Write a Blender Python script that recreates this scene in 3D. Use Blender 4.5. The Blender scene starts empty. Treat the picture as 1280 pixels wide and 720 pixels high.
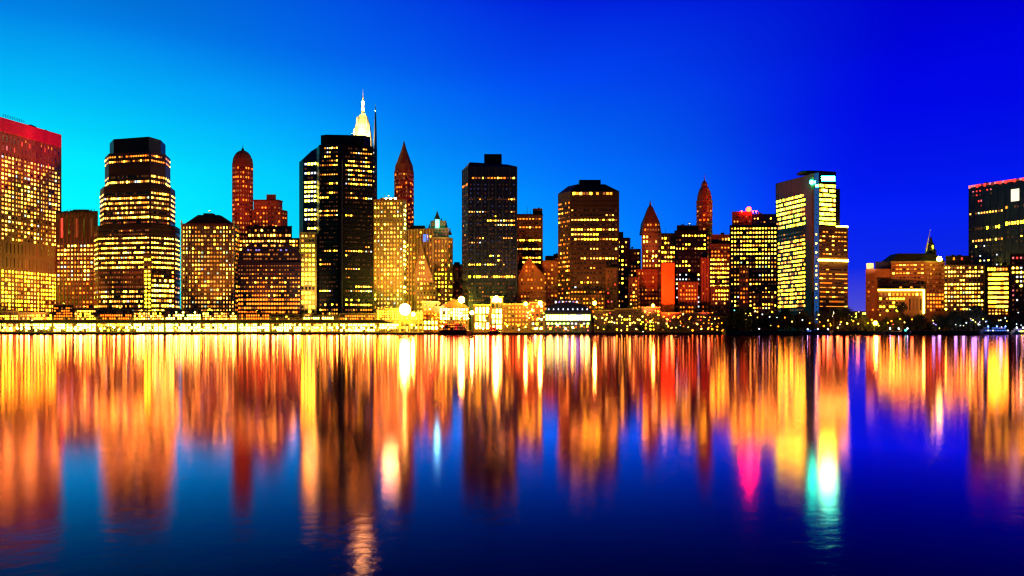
import bpy, bmesh, math, random
from mathutils import Vector
R = random.Random(11)
sc = bpy.context.scene
COL = sc.collection
PI = math.pi
F, H0, CZ = 1000.0, 413.5, 3.6          # focal length, horizon row and eye height the place is surveyed from

def X(px, Y): return (px - 640.0) / F * Y
def Z(py, Y): return CZ + (H0 - py) / F * Y
def lin(c):
    c /= 255.0
    return c / 12.92 if c <= .04045 else ((c + .055) / 1.055) ** 2.4
def srgb(r, g, b): return (lin(r), lin(g), lin(b))

# ------------------------------------------------------------------ materials
MATS = {}
def new_mat(name):
    m = bpy.data.materials.new(name); m.use_nodes = True
    return m, m.node_tree.nodes, m.node_tree.links, m.node_tree.nodes['Principled BSDF']

def wall_mat(name, rgb, rough=.7, var=.35, spec=.3, scale=.12, streak=True, emit=None):
    m, N, L, P = new_mat(name)
    tc = N.new('ShaderNodeTexCoord')
    mp = N.new('ShaderNodeMapping'); mp.inputs['Scale'].default_value = (1, 1, .25 if streak else 1)
    no = N.new('ShaderNodeTexNoise'); no.inputs['Scale'].default_value = scale; no.inputs['Detail'].default_value = 5
    no2 = N.new('ShaderNodeTexNoise'); no2.inputs['Scale'].default_value = scale * 9; no2.inputs['Detail'].default_value = 3
    L.new(tc.outputs['Object'], mp.inputs['Vector']); L.new(mp.outputs['Vector'], no.inputs['Vector'])
    L.new(tc.outputs['Object'], no2.inputs['Vector'])
    ad = N.new('ShaderNodeMath'); ad.operation = 'ADD'; L.new(no.outputs['Fac'], ad.inputs[0]); L.new(no2.outputs['Fac'], ad.inputs[1])
    mr = N.new('ShaderNodeMapRange'); mr.inputs['From Min'].default_value = .6; mr.inputs['From Max'].default_value = 1.4
    mr.inputs['To Min'].default_value = 1 - var; mr.inputs['To Max'].default_value = 1 + var
    L.new(ad.outputs[0], mr.inputs['Value'])
    mx = N.new('ShaderNodeVectorMath'); mx.operation = 'SCALE'; mx.inputs[0].default_value = rgb
    L.new(mr.outputs['Result'], mx.inputs['Scale']); L.new(mx.outputs['Vector'], P.inputs['Base Color'])
    P.inputs['Roughness'].default_value = rough
    P.inputs['Specular IOR Level'].default_value = spec
    MATS[name] = m
    return m

def glow_mat(name, rgb, strength, base=(.02, .02, .025), sample=False, var=.35, rough=.25):
    m, N, L, P = new_mat(name)
    P.inputs['Base Color'].default_value = (*base, 1); P.inputs['Roughness'].default_value = rough
    P.inputs['Emission Color'].default_value = (*rgb, 1)
    if var > 0:
        tc = N.new('ShaderNodeTexCoord'); no = N.new('ShaderNodeTexNoise'); no.inputs['Scale'].default_value = .9
        oi = N.new('ShaderNodeObjectInfo'); va = N.new('ShaderNodeVectorMath')
        L.new(tc.outputs['Object'], va.inputs[0]); L.new(oi.outputs['Location'], va.inputs[1]); L.new(va.outputs['Vector'], no.inputs['Vector'])
        mr = N.new('ShaderNodeMapRange'); mr.inputs['From Min'].default_value = .3; mr.inputs['From Max'].default_value = .7
        mr.inputs['To Min'].default_value = strength * (1 - var); mr.inputs['To Max'].default_value = strength * (1 + var)
        L.new(no.outputs['Fac'], mr.inputs['Value']); L.new(mr.outputs['Result'], P.inputs['Emission Strength'])
    else:
        P.inputs['Emission Strength'].default_value = strength
    m.cycles.emission_sampling = 'AUTO' if sample else 'NONE'
    MATS[name] = m
    return m

wall_mat('black_steel', (.004, .0025, .009), .45, .3, .2)
wall_mat('dark_bronze', (.05, .014, .014), .5)
wall_mat('brown_stone', (.13, .055, .035), .8)
wall_mat('tan_stone', (.22, .14, .07), .8)
wall_mat('pale_stone', (.36, .27, .17), .8)
wall_mat('red_brick', (.22, .06, .035), .85)
wall_mat('dark_brick', (.09, .03, .025), .85)
wall_mat('navy_glass', (.006, .005, .06), .35, .3, .25)
wall_mat('blue_glass', (.02, .04, .16), .2, .3, .6)
wall_mat('plum_panel', (.05, .018, .035), .5)
wall_mat('purple_panel', (.03, .012, .05), .5)
wall_mat('white_clad', (.75, .70, .58), .6, .15)
wall_mat('crimson_panel', (.55, .03, .07), .6, .35)
wall_mat('vermilion_panel', (.75, .13, .03), .6, .12)
wall_mat('asphalt', (.04, .038, .04), .85, .3, .3, .05, False)
wall_mat('quay_stone', (.05, .04, .035), .85, .4, .3, .3, False)
wall_mat('iron', (.02, .02, .022), .5)
wall_mat('boat_red', (.22, .02, .025), .5)
wall_mat('boat_white', (.6, .6, .62), .5, .1)
wall_mat('boat_blue', (.05, .08, .35), .5)
wall_mat('bark', (.035, .025, .018), .9)
wall_mat('roof_dark', (.009, .007, .009), .8)
wall_mat('slate_blue', (.015, .012, .08), .6)
def leaf_mat(name, rgb):
    m = wall_mat(name, rgb, .7, .5, .3, .4, False)
for n, c in (('leaf_a', (.014, .020, .010)), ('leaf_b', (.024, .026, .012)), ('leaf_c', (.008, .011, .009))): leaf_mat(n, c)

glow_mat('w_hot', (1, .70, .040), 28)
glow_mat('w_cream', (1, .54, .030), 16)
glow_mat('w_yellow', (1, .64, .014), 17)
glow_mat('w_gold', (1, .78, .010), 24)
glow_mat('w_amber', (1, .28, .018), 2.8)
glow_mat('w_orange', (1, .14, .005), 4.5)
glow_mat('w_dim', (1, .26, .045), 0.5)
glow_mat('w_dimred', (1, .08, .03), .30)
glow_mat('w_faint', (1, .24, .07), 0.1)
glow_mat('w_peach', (1, .40, .06), 4.2)
glow_mat('w_dusk', (.25, .25, .8), .22)
glow_mat('w_mint', (.75, 1, .6), 2.2)
glow_mat('w_coolwhite', (.5, 1, .12), 12)
glow_mat('w_red', (1, .035, .02), 2.6)
glow_mat('w_pink', (1, .20, .22), 1.3)
glow_mat('w_white', (1, .88, .06), 45)
glow_mat('w_cool', (.80, .85, 1), 2.4)
glow_mat('w_blue', (.10, .25, 1), 1.3)
glow_mat('w_teal', (.05, 1, .5), 14)
glow_mat('w_lime', (.60, 1, .022), 22)
glow_mat('w_violet', (.45, .30, 1), 1.0)
wall_mat('w_dark', (.012, .012, .016), .15, .2, .6)
glow_mat('lamp_warm', (1, .72, .008), 180, sample=True, var=0)
glow_mat('lamp_white', (1, .88, .045), 250, sample=True, var=0)
glow_mat('lamp_orange', (1, .24, .002), 170, sample=True, var=0)
glow_mat('lamp_flare', (1, .92, .12), 900, sample=True, var=0)
glow_mat('lamp_red', (1, .002, .0005), 350, sample=True, var=0)
glow_mat('lamp_cool', (.70, .85, 1), 40, sample=True, var=0)
glow_mat('lamp_teal', (.03, 1, .40), 60, sample=True, var=0)
glow_mat('lamp_blue', (.12, .25, 1), 30, sample=True, var=0)
glow_mat('lamp_violet', (.5, .3, 1), 25, sample=True, var=0)
glow_mat('strip_blue', (.02, .2, .8), 0.3)
glow_mat('crown_teal', (.007, 1, .27), 200, sample=True, var=0)
glow_mat('panel_white', (1, .86, .55), 1.6, var=.1)

# ------------------------------------------------------------------ mesh helpers
class MB:
    def __init__(s): s.v, s.f, s.m, s.names = [], [], [], []
    def mi(s, mat):
        if mat not in s.names: s.names.append(mat)
        return s.names.index(mat)
    def face(s, pts, mat):
        b = len(s.v); s.v += [tuple(p) for p in pts]; s.f.append(tuple(range(b, b + len(pts)))); s.m.append(s.mi(mat))
    def loft(s, rings, mat, cap_top=True, cap_bot=False):
        n = len(rings[0]); b = len(s.v); k = s.mi(mat)
        for r in rings: s.v += [tuple(p) for p in r]
        for i in range(len(rings) - 1):
            for j in range(n):
                s.f.append((b + i*n + j, b + i*n + (j+1) % n, b + (i+1)*n + (j+1) % n, b + (i+1)*n + j)); s.m.append(k)
        if cap_top: s.f.append(tuple(b + (len(rings)-1)*n + j for j in range(n))); s.m.append(k)
        if cap_bot: s.f.append(tuple(b + j for j in reversed(range(n)))); s.m.append(k)
    def prism(s, poly, z0, z1, mat, bot=False):
        s.loft([[(x, y, z0) for x, y in poly], [(x, y, z1) for x, y in poly]], mat, True, bot)
    def box(s, x0, x1, y0, y1, z0, z1, mat): s.prism([(x0, y0), (x1, y0), (x1, y1), (x0, y1)], z0, z1, mat, True)
    def lathe(s, cx, cy, prof, mat, n=10, a0=0):
        s.loft([[(cx + r*math.cos(a0 + 2*PI*j/n), cy + r*math.sin(a0 + 2*PI*j/n), z) for j in range(n)] for r, z in prof], mat, True, True)
    def tube(s, p0, p1, r0, r1, mat, n=6):
        p0, p1 = Vector(p0), Vector(p1); d = (p1 - p0).normalized()
        u = d.orthogonal().normalized(); w = d.cross(u)
        s.loft([[p + u*(r*math.cos(2*PI*j/n)) + w*(r*math.sin(2*PI*j/n)) for j in range(n)] for p, r in ((p0, r0), (p1, r1))], mat, True, True)
    def mesh(s, name, off=(0, 0, 0)):
        me = bpy.data.meshes.new(name)
        me.from_pydata([(x-off[0], y-off[1], z-off[2]) for x, y, z in s.v], [], s.f)
        for n in s.names: me.materials.append(MATS[n])
        me.polygons.foreach_set('material_index', s.m); me.update()
        bm = bmesh.new(); bm.from_mesh(me); bmesh.ops.recalc_face_normals(bm, faces=bm.faces); bm.to_mesh(me); bm.free()
        return me
    def build(s, name, parent=None, loc=None):
        off = tuple(parent.location) if parent is not None else (loc or (0, 0, 0))
        if parent is not None and parent.parent is not None: off = tuple(Vector(off) + parent.parent.location)
        o = bpy.data.objects.new(name, s.mesh(name, off)); COL.objects.link(o)
        if parent is not None: o.parent = parent
        else: o.location = off
        return o

def thing(name, label, cat, loc, group=None):
    o = bpy.data.objects.new(name, None); COL.objects.link(o); o.location = loc; o.empty_display_size = 2
    tag(o, label, cat, group); return o
def tag(o, label, cat, group=None):
    o['label'] = label; o['category'] = cat
    if group: o['group'] = group
    return o
def copy_tree(src, loc, label=None, group=None):
    c = src.copy(); COL.objects.link(c); c.location = loc
    if label: c['label'] = label
    if group: c['group'] = group
    for ch in list(src.children):
        d = ch.copy(); COL.objects.link(d); d.parent = c
        for g in list(ch.children):
            e = g.copy(); COL.objects.link(e); e.parent = d
    return c
def lamp_light(parent, loc, rgb, watts, radius=2.0):
    l = bpy.data.lights.new('lamp_light', 'POINT'); l.color = rgb; l.energy = watts; l.shadow_soft_size = radius
    o = bpy.data.objects.new('lamp_light', l); COL.objects.link(o); o.parent = parent
    o.location = Vector(loc) - parent.location
    return o
def spot(parent, loc, target, rgb, watts, angle, radius=1.0):
    l = bpy.data.lights.new('spot_light', 'SPOT'); l.color = rgb; l.energy = watts; l.shadow_soft_size = radius
    l.spot_size = math.radians(angle); l.spot_blend = .9
    o = bpy.data.objects.new('spot_light', l); COL.objects.link(o); o.parent = parent
    o.location = Vector(loc) - parent.location
    o.rotation_euler = (Vector(target) - Vector(loc)).to_track_quat('-Z', 'Y').to_euler()
    return o

# ------------------------------------------------------------------ palettes: window materials with weights
PAL = {
 'cream':  [('w_cream', 3), ('w_peach', 5), ('w_hot', 1), ('w_amber', 4), ('w_dim', 3), ('w_cool', .3), ('w_mint', .6)],
 'bright': [('w_cream', 4), ('w_peach', 4), ('w_hot', 2.5), ('w_yellow', 1.5), ('w_amber', 2), ('w_dim', .8), ('w_mint', .5)],
 'white':  [('w_white', 3), ('w_hot', 2), ('w_coolwhite', 4), ('w_peach', 1)],
 'icy':    [('w_coolwhite', 5), ('w_cool', 3), ('w_white', 1)],
 'amber':  [('w_amber', 5), ('w_cream', 1.5), ('w_orange', 2), ('w_dim', 2)],
 'gold':   [('w_gold', 4), ('w_yellow', 4), ('w_peach', 2), ('w_amber', 2)],
 'yellow': [('w_yellow', 3), ('w_peach', 2.5), ('w_amber', 1.5), ('w_cream', 2.5), ('w_gold', 2), ('w_dim', 1)],
 'orange': [('w_orange', 4), ('w_amber', 3), ('w_dim', 1)],
 'redglow':[('w_dimred', 3), ('w_orange', 1.6), ('w_dim', 2), ('w_amber', 1)],
 'red':    [('w_red', 3), ('w_pink', 2), ('w_dimred', 3)],
 'dim':    [('w_dim', 4), ('w_dimred', 3), ('w_amber', 1)],
 'pale':   [('w_cool', 3), ('w_hot', 4), ('w_white', 1.5), ('w_cream', 2)],
 'mixed':  [('w_cream', 2), ('w_yellow', 2), ('w_peach', 3), ('w_amber', 3), ('w_mint', .7), ('w_hot', 1), ('w_dim', 2), ('w_cool', .4)],
 'lime':   [('w_lime', 5), ('w_gold', 1.5), ('w_hot', 1.2), ('w_peach', 1.5), ('w_amber', 1)],
 'violet': [('w_pink', 3), ('w_violet', 2), ('w_cool', 1.5), ('w_dim', 2)],
 'coolmix':[('w_cool', 3), ('w_hot', 2), ('w_cream', 2), ('w_dim', 2)],
 'rose':   [('w_red', 3), ('w_pink', 2)],
 'dusk':   [('w_dusk', 4), ('w_faint', 3)],
 'teal':   [('w_teal', 4), ('w_cool', 1)],
}
def pick(pal):
    p = PAL[pal]; t = R.random() * sum(w for _, w in p)
    for m, w in p:
        t -= w
        if t <= 0: return m
    return p[-1][0]

# ------------------------------------------------------------------ buildings
WCACHE = {}
def window_mesh(w, h, mat):
    k = (round(w, 1), round(h, 1), mat)
    if k not in WCACHE:
        b = MB(); w2 = w / 2; h2 = h / 2; fr = .18
        b.loft([[(-w2, .12, -h2), (w2, .12, -h2), (w2, .12, h2), (-w2, .12, h2)], [(-w2, -.12, -h2), (w2, -.12, -h2), (w2, -.12, h2), (-w2, -.12, h2)]], mat, True)
        WCACHE[k] = b.mesh('window')
    return WCACHE[k]

CLUTTER = {'office_block', 'office_tower', 'residential', 'cream_block', 'rear_block', 'brown_block', 'stepped_block', 'windowed_block', 'yellow_block', 'dark_block', 'beacon_building', 'lattice_block', 'striped_block', 'black_glass_tower', 'shop_building', 'pier_shed', 'brick_warehouse', 'corner_shop', 'dark_tower', 'brick_block', 'banded_block', 'rose_block'}
CR = random.Random(5)
class Building:
    def __init__(s, name, label, cat, px, Y, group=None):
        s.root = thing(name, label, cat, (X(px, Y), Y, GZ), group); s.wins = []; s.Y = Y; s.tops = []; s.clutter = name in CLUTTER
    def poly(s, corners, back, taper=.12):
        pts = [(X(p, y), y) for p, y in corners]
        cx = sum(p[0] for p in pts) / len(pts)
        l, r = corners[0], corners[-1]; mid = (l[0] + r[0]) / 2
        br = (X(r[0] + (mid - r[0]) * taper, r[1] + back), r[1] + back); bl = (X(l[0] + (mid - l[0]) * taper, l[1] + back), l[1] + back)
        return pts, pts + [br, bl]
    def tier(s, corners, top, bot, mat, faces=None, back=32, part='wall', ref=None, zt=None, ribs=None, bands=None, topcorners=None, cornice=None):
        """one storeyed block; corners run left to right along the sides that face the river"""
        Yr = ref or corners[0][1]
        z1 = Z(top, Yr) if zt is None else zt
        z0 = GZ - .1 if bot is None else Z(bot, Yr)
        pts, poly = s.poly(corners, back); b = MB()
        b.prism(poly, z0, z1, mat)
        for i in range(len(pts) - 1):
            p0, p1 = Vector(pts[i]), Vector(pts[i+1]); d = p1 - p0; Ln = d.length
            if Ln < .5: continue
            d /= Ln; n = Vector((d.y, -d.x)); ym = (corners[i][1] + corners[i+1][1]) / 2
            if ribs:
                pitch, wd, dp, rm = ribs; k = max(1, round(Ln / (pitch * ym / F)))
                for q in range(k + 1):
                    c = p0 + d * (Ln * q / k); a, e = c - d * wd / 2, c + d * wd / 2
                    b.prism([tuple(a - n * -.0 + n * dp), tuple(e + n * dp), tuple(e - n * .05), tuple(a - n * .05)], max(z0, GZ), z1 - .3, rm)
            if bands:
                pitch, ht, dp, rm = bands; k = max(1, round((z1 - z0) / (pitch * ym / F)))
                for q in range(k):
                    zz = z0 + (z1 - z0) * q / k; a, e = p0, p1
                    b.prism([tuple(a + n * dp), tuple(e + n * dp), tuple(e - n * .04), tuple(a - n * .04)], zz, zz + ht, rm, True)
        s.w = b.build(part, s.root); s.tops.append((poly, z1, pts))
        if cornice:
            c = MB(); ht, out, rm = cornice; cx = sum(p[0] for p in poly) / len(poly); cy = sum(p[1] for p in poly) / len(poly)
            P2 = []
            for x, y in poly:
                v = Vector((x - cx, y - cy)); v *= 1 + out / max(1, v.length); P2.append((cx + v.x, cy + v.y))
            c.prism(P2, z1 - ht, z1 + .5, rm, True); c.build('cornice', s.root)
        for i in range(len(pts) - 1):
            for zn in (faces or {}).get(i, (faces or {}).get(-1, [])): s.zone(pts[i], pts[i+1], corners[i], corners[i+1], zn, Yr, z1)
        return s
    def zone(s, a, b, ca, cb, zn, Yr, z1):
        p0, p1 = Vector(a), Vector(b); d = p1 - p0; Ln = d.length; d /= Ln; n = Vector((d.y, -d.x))
        ym = (ca[1] + cb[1]) / 2
        zt, zb = Z(zn['y'][0], Yr), Z(zn['y'][1], Yr); zt = min(zt, z1 - .6)
        u0, u1 = zn.get('u', (0, 1)); style = zn.get('s', 'grid')
        mar = zn.get('m', .3 * zn.get('px', 4) * ym / F)
        A, B = Ln * u0 + mar, Ln * u1 - mar
        if B - A < 1: return
        pitch = zn.get('px', 4.4) * ym / F; fl = zn.get('fy', 5.6) * ym / F
        nc = max(1, round((B - A) / pitch)); nr = max(1, round((zt - zb) / fl)); pw = (B - A) / nc; ph = (zt - zb) / nr
        w, h = pw * zn.get('w', .66) * .70, ph * zn.get('h', .5) * .74
        rw = max(.5, zn.get('w', .84) - (.22 if zn.get('w', .84) < .95 else 0))
        p = zn.get('p', .8); rv = zn.get('rv', .15); pal = zn.get('pal', 'cream'); cl = zn.get('cl', 0)
        off = zn.get('off', .16)
        ang = math.atan2(d.y, d.x)
        for r in range(nr):
            zc = zb + ph * (r + .5); t = R.random()
            pr = p * .15 if t < rv else (min(1, p * 1.35) if t > 1 - rv * .8 else p)
            if 'grad' in zn: pr *= 1 + zn['grad'] * (r / max(1, nr - 1) - .5)
            state = R.random() < pr; rowpal = R.random()
            cells = []
            for c in range(nc):
                if cl: state = state if R.random() < cl else R.random() < pr
                else: state = R.random() < pr
                cells.append(pick(pal) if state else ('w_faint' if R.random() < zn.get('ft', .35) else 'w_dark'))
            if style == 'ribbon':
                o = p0 + n * off; mb = MB()
                for c in range(nc):
                    q0 = o + d * (A + pw * c + pw * .04); q1 = o + d * (A + pw * (c + .04 + rw))
                    mb.face([(q0.x, q0.y, zc - h/2), (q1.x, q1.y, zc - h/2), (q1.x, q1.y, zc + h/2), (q0.x, q0.y, zc + h/2)], cells[c])
                q0, q1 = o + d * A, o + d * B
                for zz in (zc - h/2 - .12, zc + h/2):                    # sill and head rails
                    mb.face([(q0.x, q0.y, zz), (q1.x, q1.y, zz), (q1.x, q1.y, zz + .12), (q0.x, q0.y, zz + .12)], 'iron')
                if all(c in ('w_dark', 'w_faint') for c in cells) and zn.get('skip', False): continue
                mb.build('ribbon_window', s.root)
            else:
                for c in range(nc):
                    if cells[c] == 'w_dark' and R.random() < zn.get('hide', 0): continue
                    q = p0 + d * (A + pw * (c + .5)) + n * off
                    hh = h * zn.get('jit', 1)
                    s.wins.append((q.x, q.y, zc, ang, w, hh, cells[c], w * hh / (ym * ym) * (1 if cells[c] != 'w_dark' else .6)))
    def part(s, name, mb, parent=None): return mb.build(name, parent or s.root)
    def done(s, cap=100):
        if s.clutter:
            poly, z1, pts = s.tops[-1]
            p0, p1 = Vector(pts[0]), Vector(pts[-1]); bk = (Vector(poly[-1]) + Vector(poly[-2])) / 2 - (p0 + p1) / 2; Lw = (p1 - p0).length; dep = bk.length; bk.normalize()
            for k in range(max(1, int(Lw / 11))):
                t = CR.uniform(.12, .88); q = p0 + (p1 - p0) * t + bk * dep * CR.uniform(.2, .5); m = MB(); kind = CR.random(); sz = CR.uniform(.8, min(2.4, Lw * .1)); h = CR.uniform(1.2, 3.2)
                if kind < .45: m.box(q.x - sz, q.x + sz, q.y - sz, q.y + sz, z1 - .05, z1 + h, CR.choice(['iron', 'roof_dark', 'dark_brick'])); m.build('roof_unit', s.root)
                elif kind < .72:
                    for ax in (-1, 1):
                        for ay in (-1, 1): m.tube((q.x + ax * sz * .6, q.y + ay * sz * .6, z1 - .05), (q.x + ax * sz * .6, q.y + ay * sz * .6, z1 + 1.2), .12, .12, 'iron', 4)
                    m.lathe(q.x, q.y, [(sz, z1 + 1.2), (sz, z1 + 1.2 + h), (.1, z1 + 1.8 + h)], 'bark', 10); m.build('water_tank', s.root)
                else:
                    m.tube((q.x, q.y, z1 - .05), (q.x, q.y, z1 + h * 2.6), .22, .08, 'iron', 5); m.tube((q.x - .9, q.y, z1 + h * 1.8), (q.x + .9, q.y, z1 + h * 1.8), .08, .08, 'iron', 4); m.build('antenna', s.root)
        s.wins.sort(key=lambda t: -(round(t[7] * 1e6, 1)) * 1000 - t[2])
        for x, y, z, a, w, h, m, _ in s.wins[:cap]:
            o = bpy.data.objects.new('window', window_mesh(w, h, m)); COL.objects.link(o); o.parent = s.root
            o.location = Vector((x, y, z)) - s.root.location; o.rotation_euler = (0, 0, a)
        if s.wins[cap:]:
            b = MB()
            for x, y, z, a, w, h, m, _ in s.wins[cap:]:
                dx, dy = math.cos(a), math.sin(a); nx, ny = dy, -dx; q = (x + nx * .12, y + ny * .12); e = w / 2
                b.loft([[(q[0] + sx*e*dx - k*nx, q[1] + sx*e*dy - k*ny, z + sz*h/2) for sx, sz in ((-1, -1), (1, -1), (1, 1), (-1, 1))] for k in (.24, 0)], m, True)
            o = b.build('window_field', s.root); o['kind'] = 'stuff'
        return s
GZ = 1.6     # street level above the river

def roof_box(b, px0, px1, top, bot, Y, depth, mat='roof_dark', name='roof_plant', dy=6):
    m = MB(); m.box(X(px0, Y), X(px1, Y), Y + dy, Y + dy + depth, Z(bot, Y), Z(top, Y), mat); return b.part(name, m)
def aerial(b, px, top, bot, Y, r=.35, name='antenna', mat='iron', dy=8):
    m = MB(); m.tube((X(px, Y), Y + dy, Z(bot, Y)), (X(px, Y), Y + dy, Z(top, Y)), r, r * .3, mat); return b.part(name, m)
def rail(b, px0, px1, y0, y1, Y0, Y1, h, mat='iron'):
    m = MB(); k = 9; z0, z1 = Z(y0, Y0), Z(y1, Y1)
    for i in range(k + 1):
        t = i / k; x = X(px0, Y0) * (1-t) + X(px1, Y1) * t; y = Y0 * (1-t) + Y1 * t; z = z0 * (1-t) + z1 * t
        m.box(x - .15, x + .15, y - .15, y + .15, z - .2, z + h, mat)
    for hh in (h * .5, h): m.tube((X(px0, Y0), Y0, z0 + hh), (X(px1, Y1), Y1, z1 + hh), .14, .14, mat, 4)
    return b.part('roof_railing', m)

G = lambda y0, y1, **k: dict(y=(y0, y1), **k)
def RB(y0, y1, **k): return dict(y=(y0, y1), s='ribbon', **k)

# --- 1 red crowned tower, far left
Y = 860
b = Building('office_tower', 'tall cream lit tower with a red crown cut by the left edge', 'skyscraper', 30, Y)
b.tier([(-42, 820), (0, 860), (76, 938)], 148, None, 'tan_stone', ref=860, zt=Z(148, 860), back=40, ribs=(5.4, 1.3, .35, 'tan_stone'), faces={
  -1: [G(158, 172, px=5.4, fy=7, pal='dim', p=.5, w=.45, h=.6),
       G(168, 198, px=5.4, fy=11, pal='red', p=.30, w=.6, h=.75),
       G(192, 278, px=4.5, fy=5.1, pal='cream', p=.93, rv=.05, w=.74, h=.6),
       G(278, 300, px=4.5, fy=5.1, pal='cream', p=.65, rv=.2, w=.7, h=.55),
       G(300, 336, px=5.4, fy=18, pal='dim', p=.05, w=.6, h=.9),
       G(336, 394, px=4.5, fy=5.2, pal='gold', p=.97, rv=.03, w=.7, h=.66)]})
m = MB()
zt = Z(148, 860)
pp = [(X(-42, 820), 820), (X(0, 860), 860), (X(76, 938), 938)]
for i in (0, 1):
    p0, p1 = Vector(pp[i]), Vector(pp[i+1]); d = (p1 - p0).normalized(); n = Vector((d.y, -d.x))
    m.prism([tuple(p0 + n*.9), tuple(p1 + n*.9), tuple(p1 - n*.2), tuple(p0 - n*.2)], zt - 13, zt + 1.5, 'crimson_panel', True)
b.part('crown_panel', m)
b.part('roof_plant', (lambda q: (q.box(X(5, 880), X(22, 880), 905, 915, zt, zt + 5, 'slate_blue'), q)[1])(MB()))
rail(b, 4, 30, 146, 154, 868, 890, 3.0)
b.done()

# --- 2 low block with red stripes behind the gap
b = Building('office_block', 'pale lit block with dark red striped top left of stepped tower', 'office block', 97, 930)
b.tier([(70, 930), (122, 925)], 265, None, 'plum_panel', ribs=(5, .8, .3, 'red_brick'), faces={0: [
  G(268, 302, px=10, fy=34, pal='red', p=.8, w=.35, h=.95),
  G(305, 352, px=4.4, fy=5.2, pal='cream', p=.92, rv=.05, w=.72, h=.58),
  G(352, 392, px=4.6, fy=5.4, pal='redglow', p=.8, w=.6, h=.55)]}, cornice=(1.2, .5, 'roof_dark'))
rail(b, 84, 118, 265, 265, 938, 936, 3.5)
roof_box(b, 88, 106, 261, 265, 940, 10)
b.done()

# --- 3 stepped tower with banded windows
b = Building('stepped_tower', 'dark stepped tower ringed with cream bands of lit floors', 'skyscraper', 172, 880)
cr = lambda x0, xm, x1, o=0: [(x0, 905 + o), (x0 + 5, 884 + o), (xm, 872 + o), (x1 - 6, 888 + o), (x1, 912 + o)]
b.tier(cr(118, 188, 225), 282, None, 'dark_bronze', ref=884, bands=(6.1, .8, .4, 'brown_stone'), faces={
  -1: [RB(287, 296, px=3.1, fy=6.0, pal='dim', p=.5, h=.5, w=.8),
       RB(296, 338, px=3.1, fy=6.0, pal='bright', p=.96, rv=.02, h=.52, w=.84),
       RB(338, 362, px=3.1, fy=6.0, pal='dim', p=.75, h=.45, w=.7),
       RB(362, 398, px=3.1, fy=6.0, pal='cream', p=.75, rv=.25, h=.5, w=.8)],
  2: [RB(296, 338, px=3.1, fy=6.0, pal='bright', p=.96, rv=.02, h=.52, w=.84), RB(338, 348, px=3.1, fy=6.0, pal='amber', p=.6, h=.5, w=.8), RB(348, 398, px=3.1, fy=6.0, pal='bright', p=.95, rv=.05, h=.58, w=.9)]})
b.tier(cr(125, 188, 219, 3), 233, 282.2, 'dark_bronze', ref=887, bands=(6.1, .8, .4, 'brown_stone'), faces={-1: [RB(240, 276, px=3.1, fy=6.0, pal='cream', p=.93, rv=.06, cl=.9, h=.5, w=.86), RB(276, 282, px=3.1, fy=6, pal='dim', p=.6, h=.4)]}, back=28)
b.tier(cr(131, 188, 213, 6), 192, 233.2, 'dark_bronze', ref=890, faces={-1: [RB(194, 206, px=3.4, fy=6.2, pal='amber', p=.9, rv=.1, h=.42, w=.85), RB(219, 232, px=3.1, fy=6, pal='cream', p=.9, cl=.9, h=.5, w=.86)]}, back=24)
b.tier(cr(137, 186, 207, 9), 174, 192.2, 'black_steel', ref=893, back=20, part='penthouse')
b.done()
# yellow lit stair tower in front of it
b = Building('stair_tower', 'slim yellow lit annex at the foot of the stepped tower', 'annex', 184, 862)
b.tier([(179, 866), (190, 864)], 318, None, 'tan_stone', back=6, faces={0: [G(322, 396, px=4.6, fy=5, pal='gold', p=.95, w=.75, h=.6)]}, cornice=(.8, .4, 'brown_stone'))
b.done()

# --- 4 cream block with dark hip roof
b = Building('residential_block', 'broad cream lit block with dark red hipped roof and white corner pipes', 'office block', 264, 885)
b.tier([(227, 885), (294, 885), (299, 905)], 280, None, 'tan_stone', ribs=(3.8, .7, .35, 'pale_stone'), bands=(5.1, .5, .25, 'pale_stone'), faces={
  0: [G(282, 396, px=3.8, fy=5.1, pal='cream', p=.84, rv=.04, w=.62, h=.55)], 1: [G(284, 396, px=3, fy=5.7, pal='amber', p=.6, w=.6, h=.5)]}, cornice=(1.5, .7, 'red_brick'))
m = MB(); yy = 886
m.loft([[(X(229, yy), yy + 2, Z(280, yy)), (X(288, yy), yy + 2, Z(280, yy)), (X(288, yy), yy + 28, Z(280, yy)), (X(229, yy), yy + 28, Z(280, yy))],
        [(X(243, yy), yy + 10, Z(267, yy)), (X(270, yy), yy + 10, Z(267, yy)), (X(270, yy), yy + 20, Z(267, yy)), (X(243, yy), yy + 20, Z(267, yy))]], 'dark_brick')
b.part('roof', m)
roof_box(b, 250, 262, 265, 268, yy, 8, 'red_brick', 'roof_plant', 9)
for px in (227.6, 293):
    m = MB(); m.tube((X(px, 884), 882.5, GZ), (X(px, 884), 882.5, Z(276, 884)), .75, .75, 'white_clad', 8); b.part('corner_pipe', m)
b.done()

# --- 5 red round topped tower
def round_tower(name, label, px, Y, hw, prof_top, base, mat, pal, p, n=12, crown=None, rows=5.6, ytop=0):
    b = Building(name, label, 'skyscraper', px, Y)
    r = hw * Y / F; cx = X(px, Y)
    cor = []
    for k in range(7):
        a = PI + PI * k / 6 * 1.0
        x, y = cx + r * math.cos(a), Y + r * math.sin(a)
        cor.append((640 + x / y * F, y))
    b.tier(cor, prof_top, None, mat, ref=Y, back=r * 1.2, ribs=(3.2, .8, .3, mat), faces={-1: [G(ytop or prof_top + 4, base, px=3.4, fy=rows, pal=pal, p=p, w=.62, h=.5, m=.3)]})
    return b, cx, r
b, cx, r = round_tower('round_tower', 'slender red tower with rounded dome top behind cream block', 303.5, 1000, 12.5, 205, 300, 'red_brick', 'redglow', .95, ytop=209)
m = MB(); z0 = Z(205, 1000); hgt = Z(188, 1000) - z0
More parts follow.
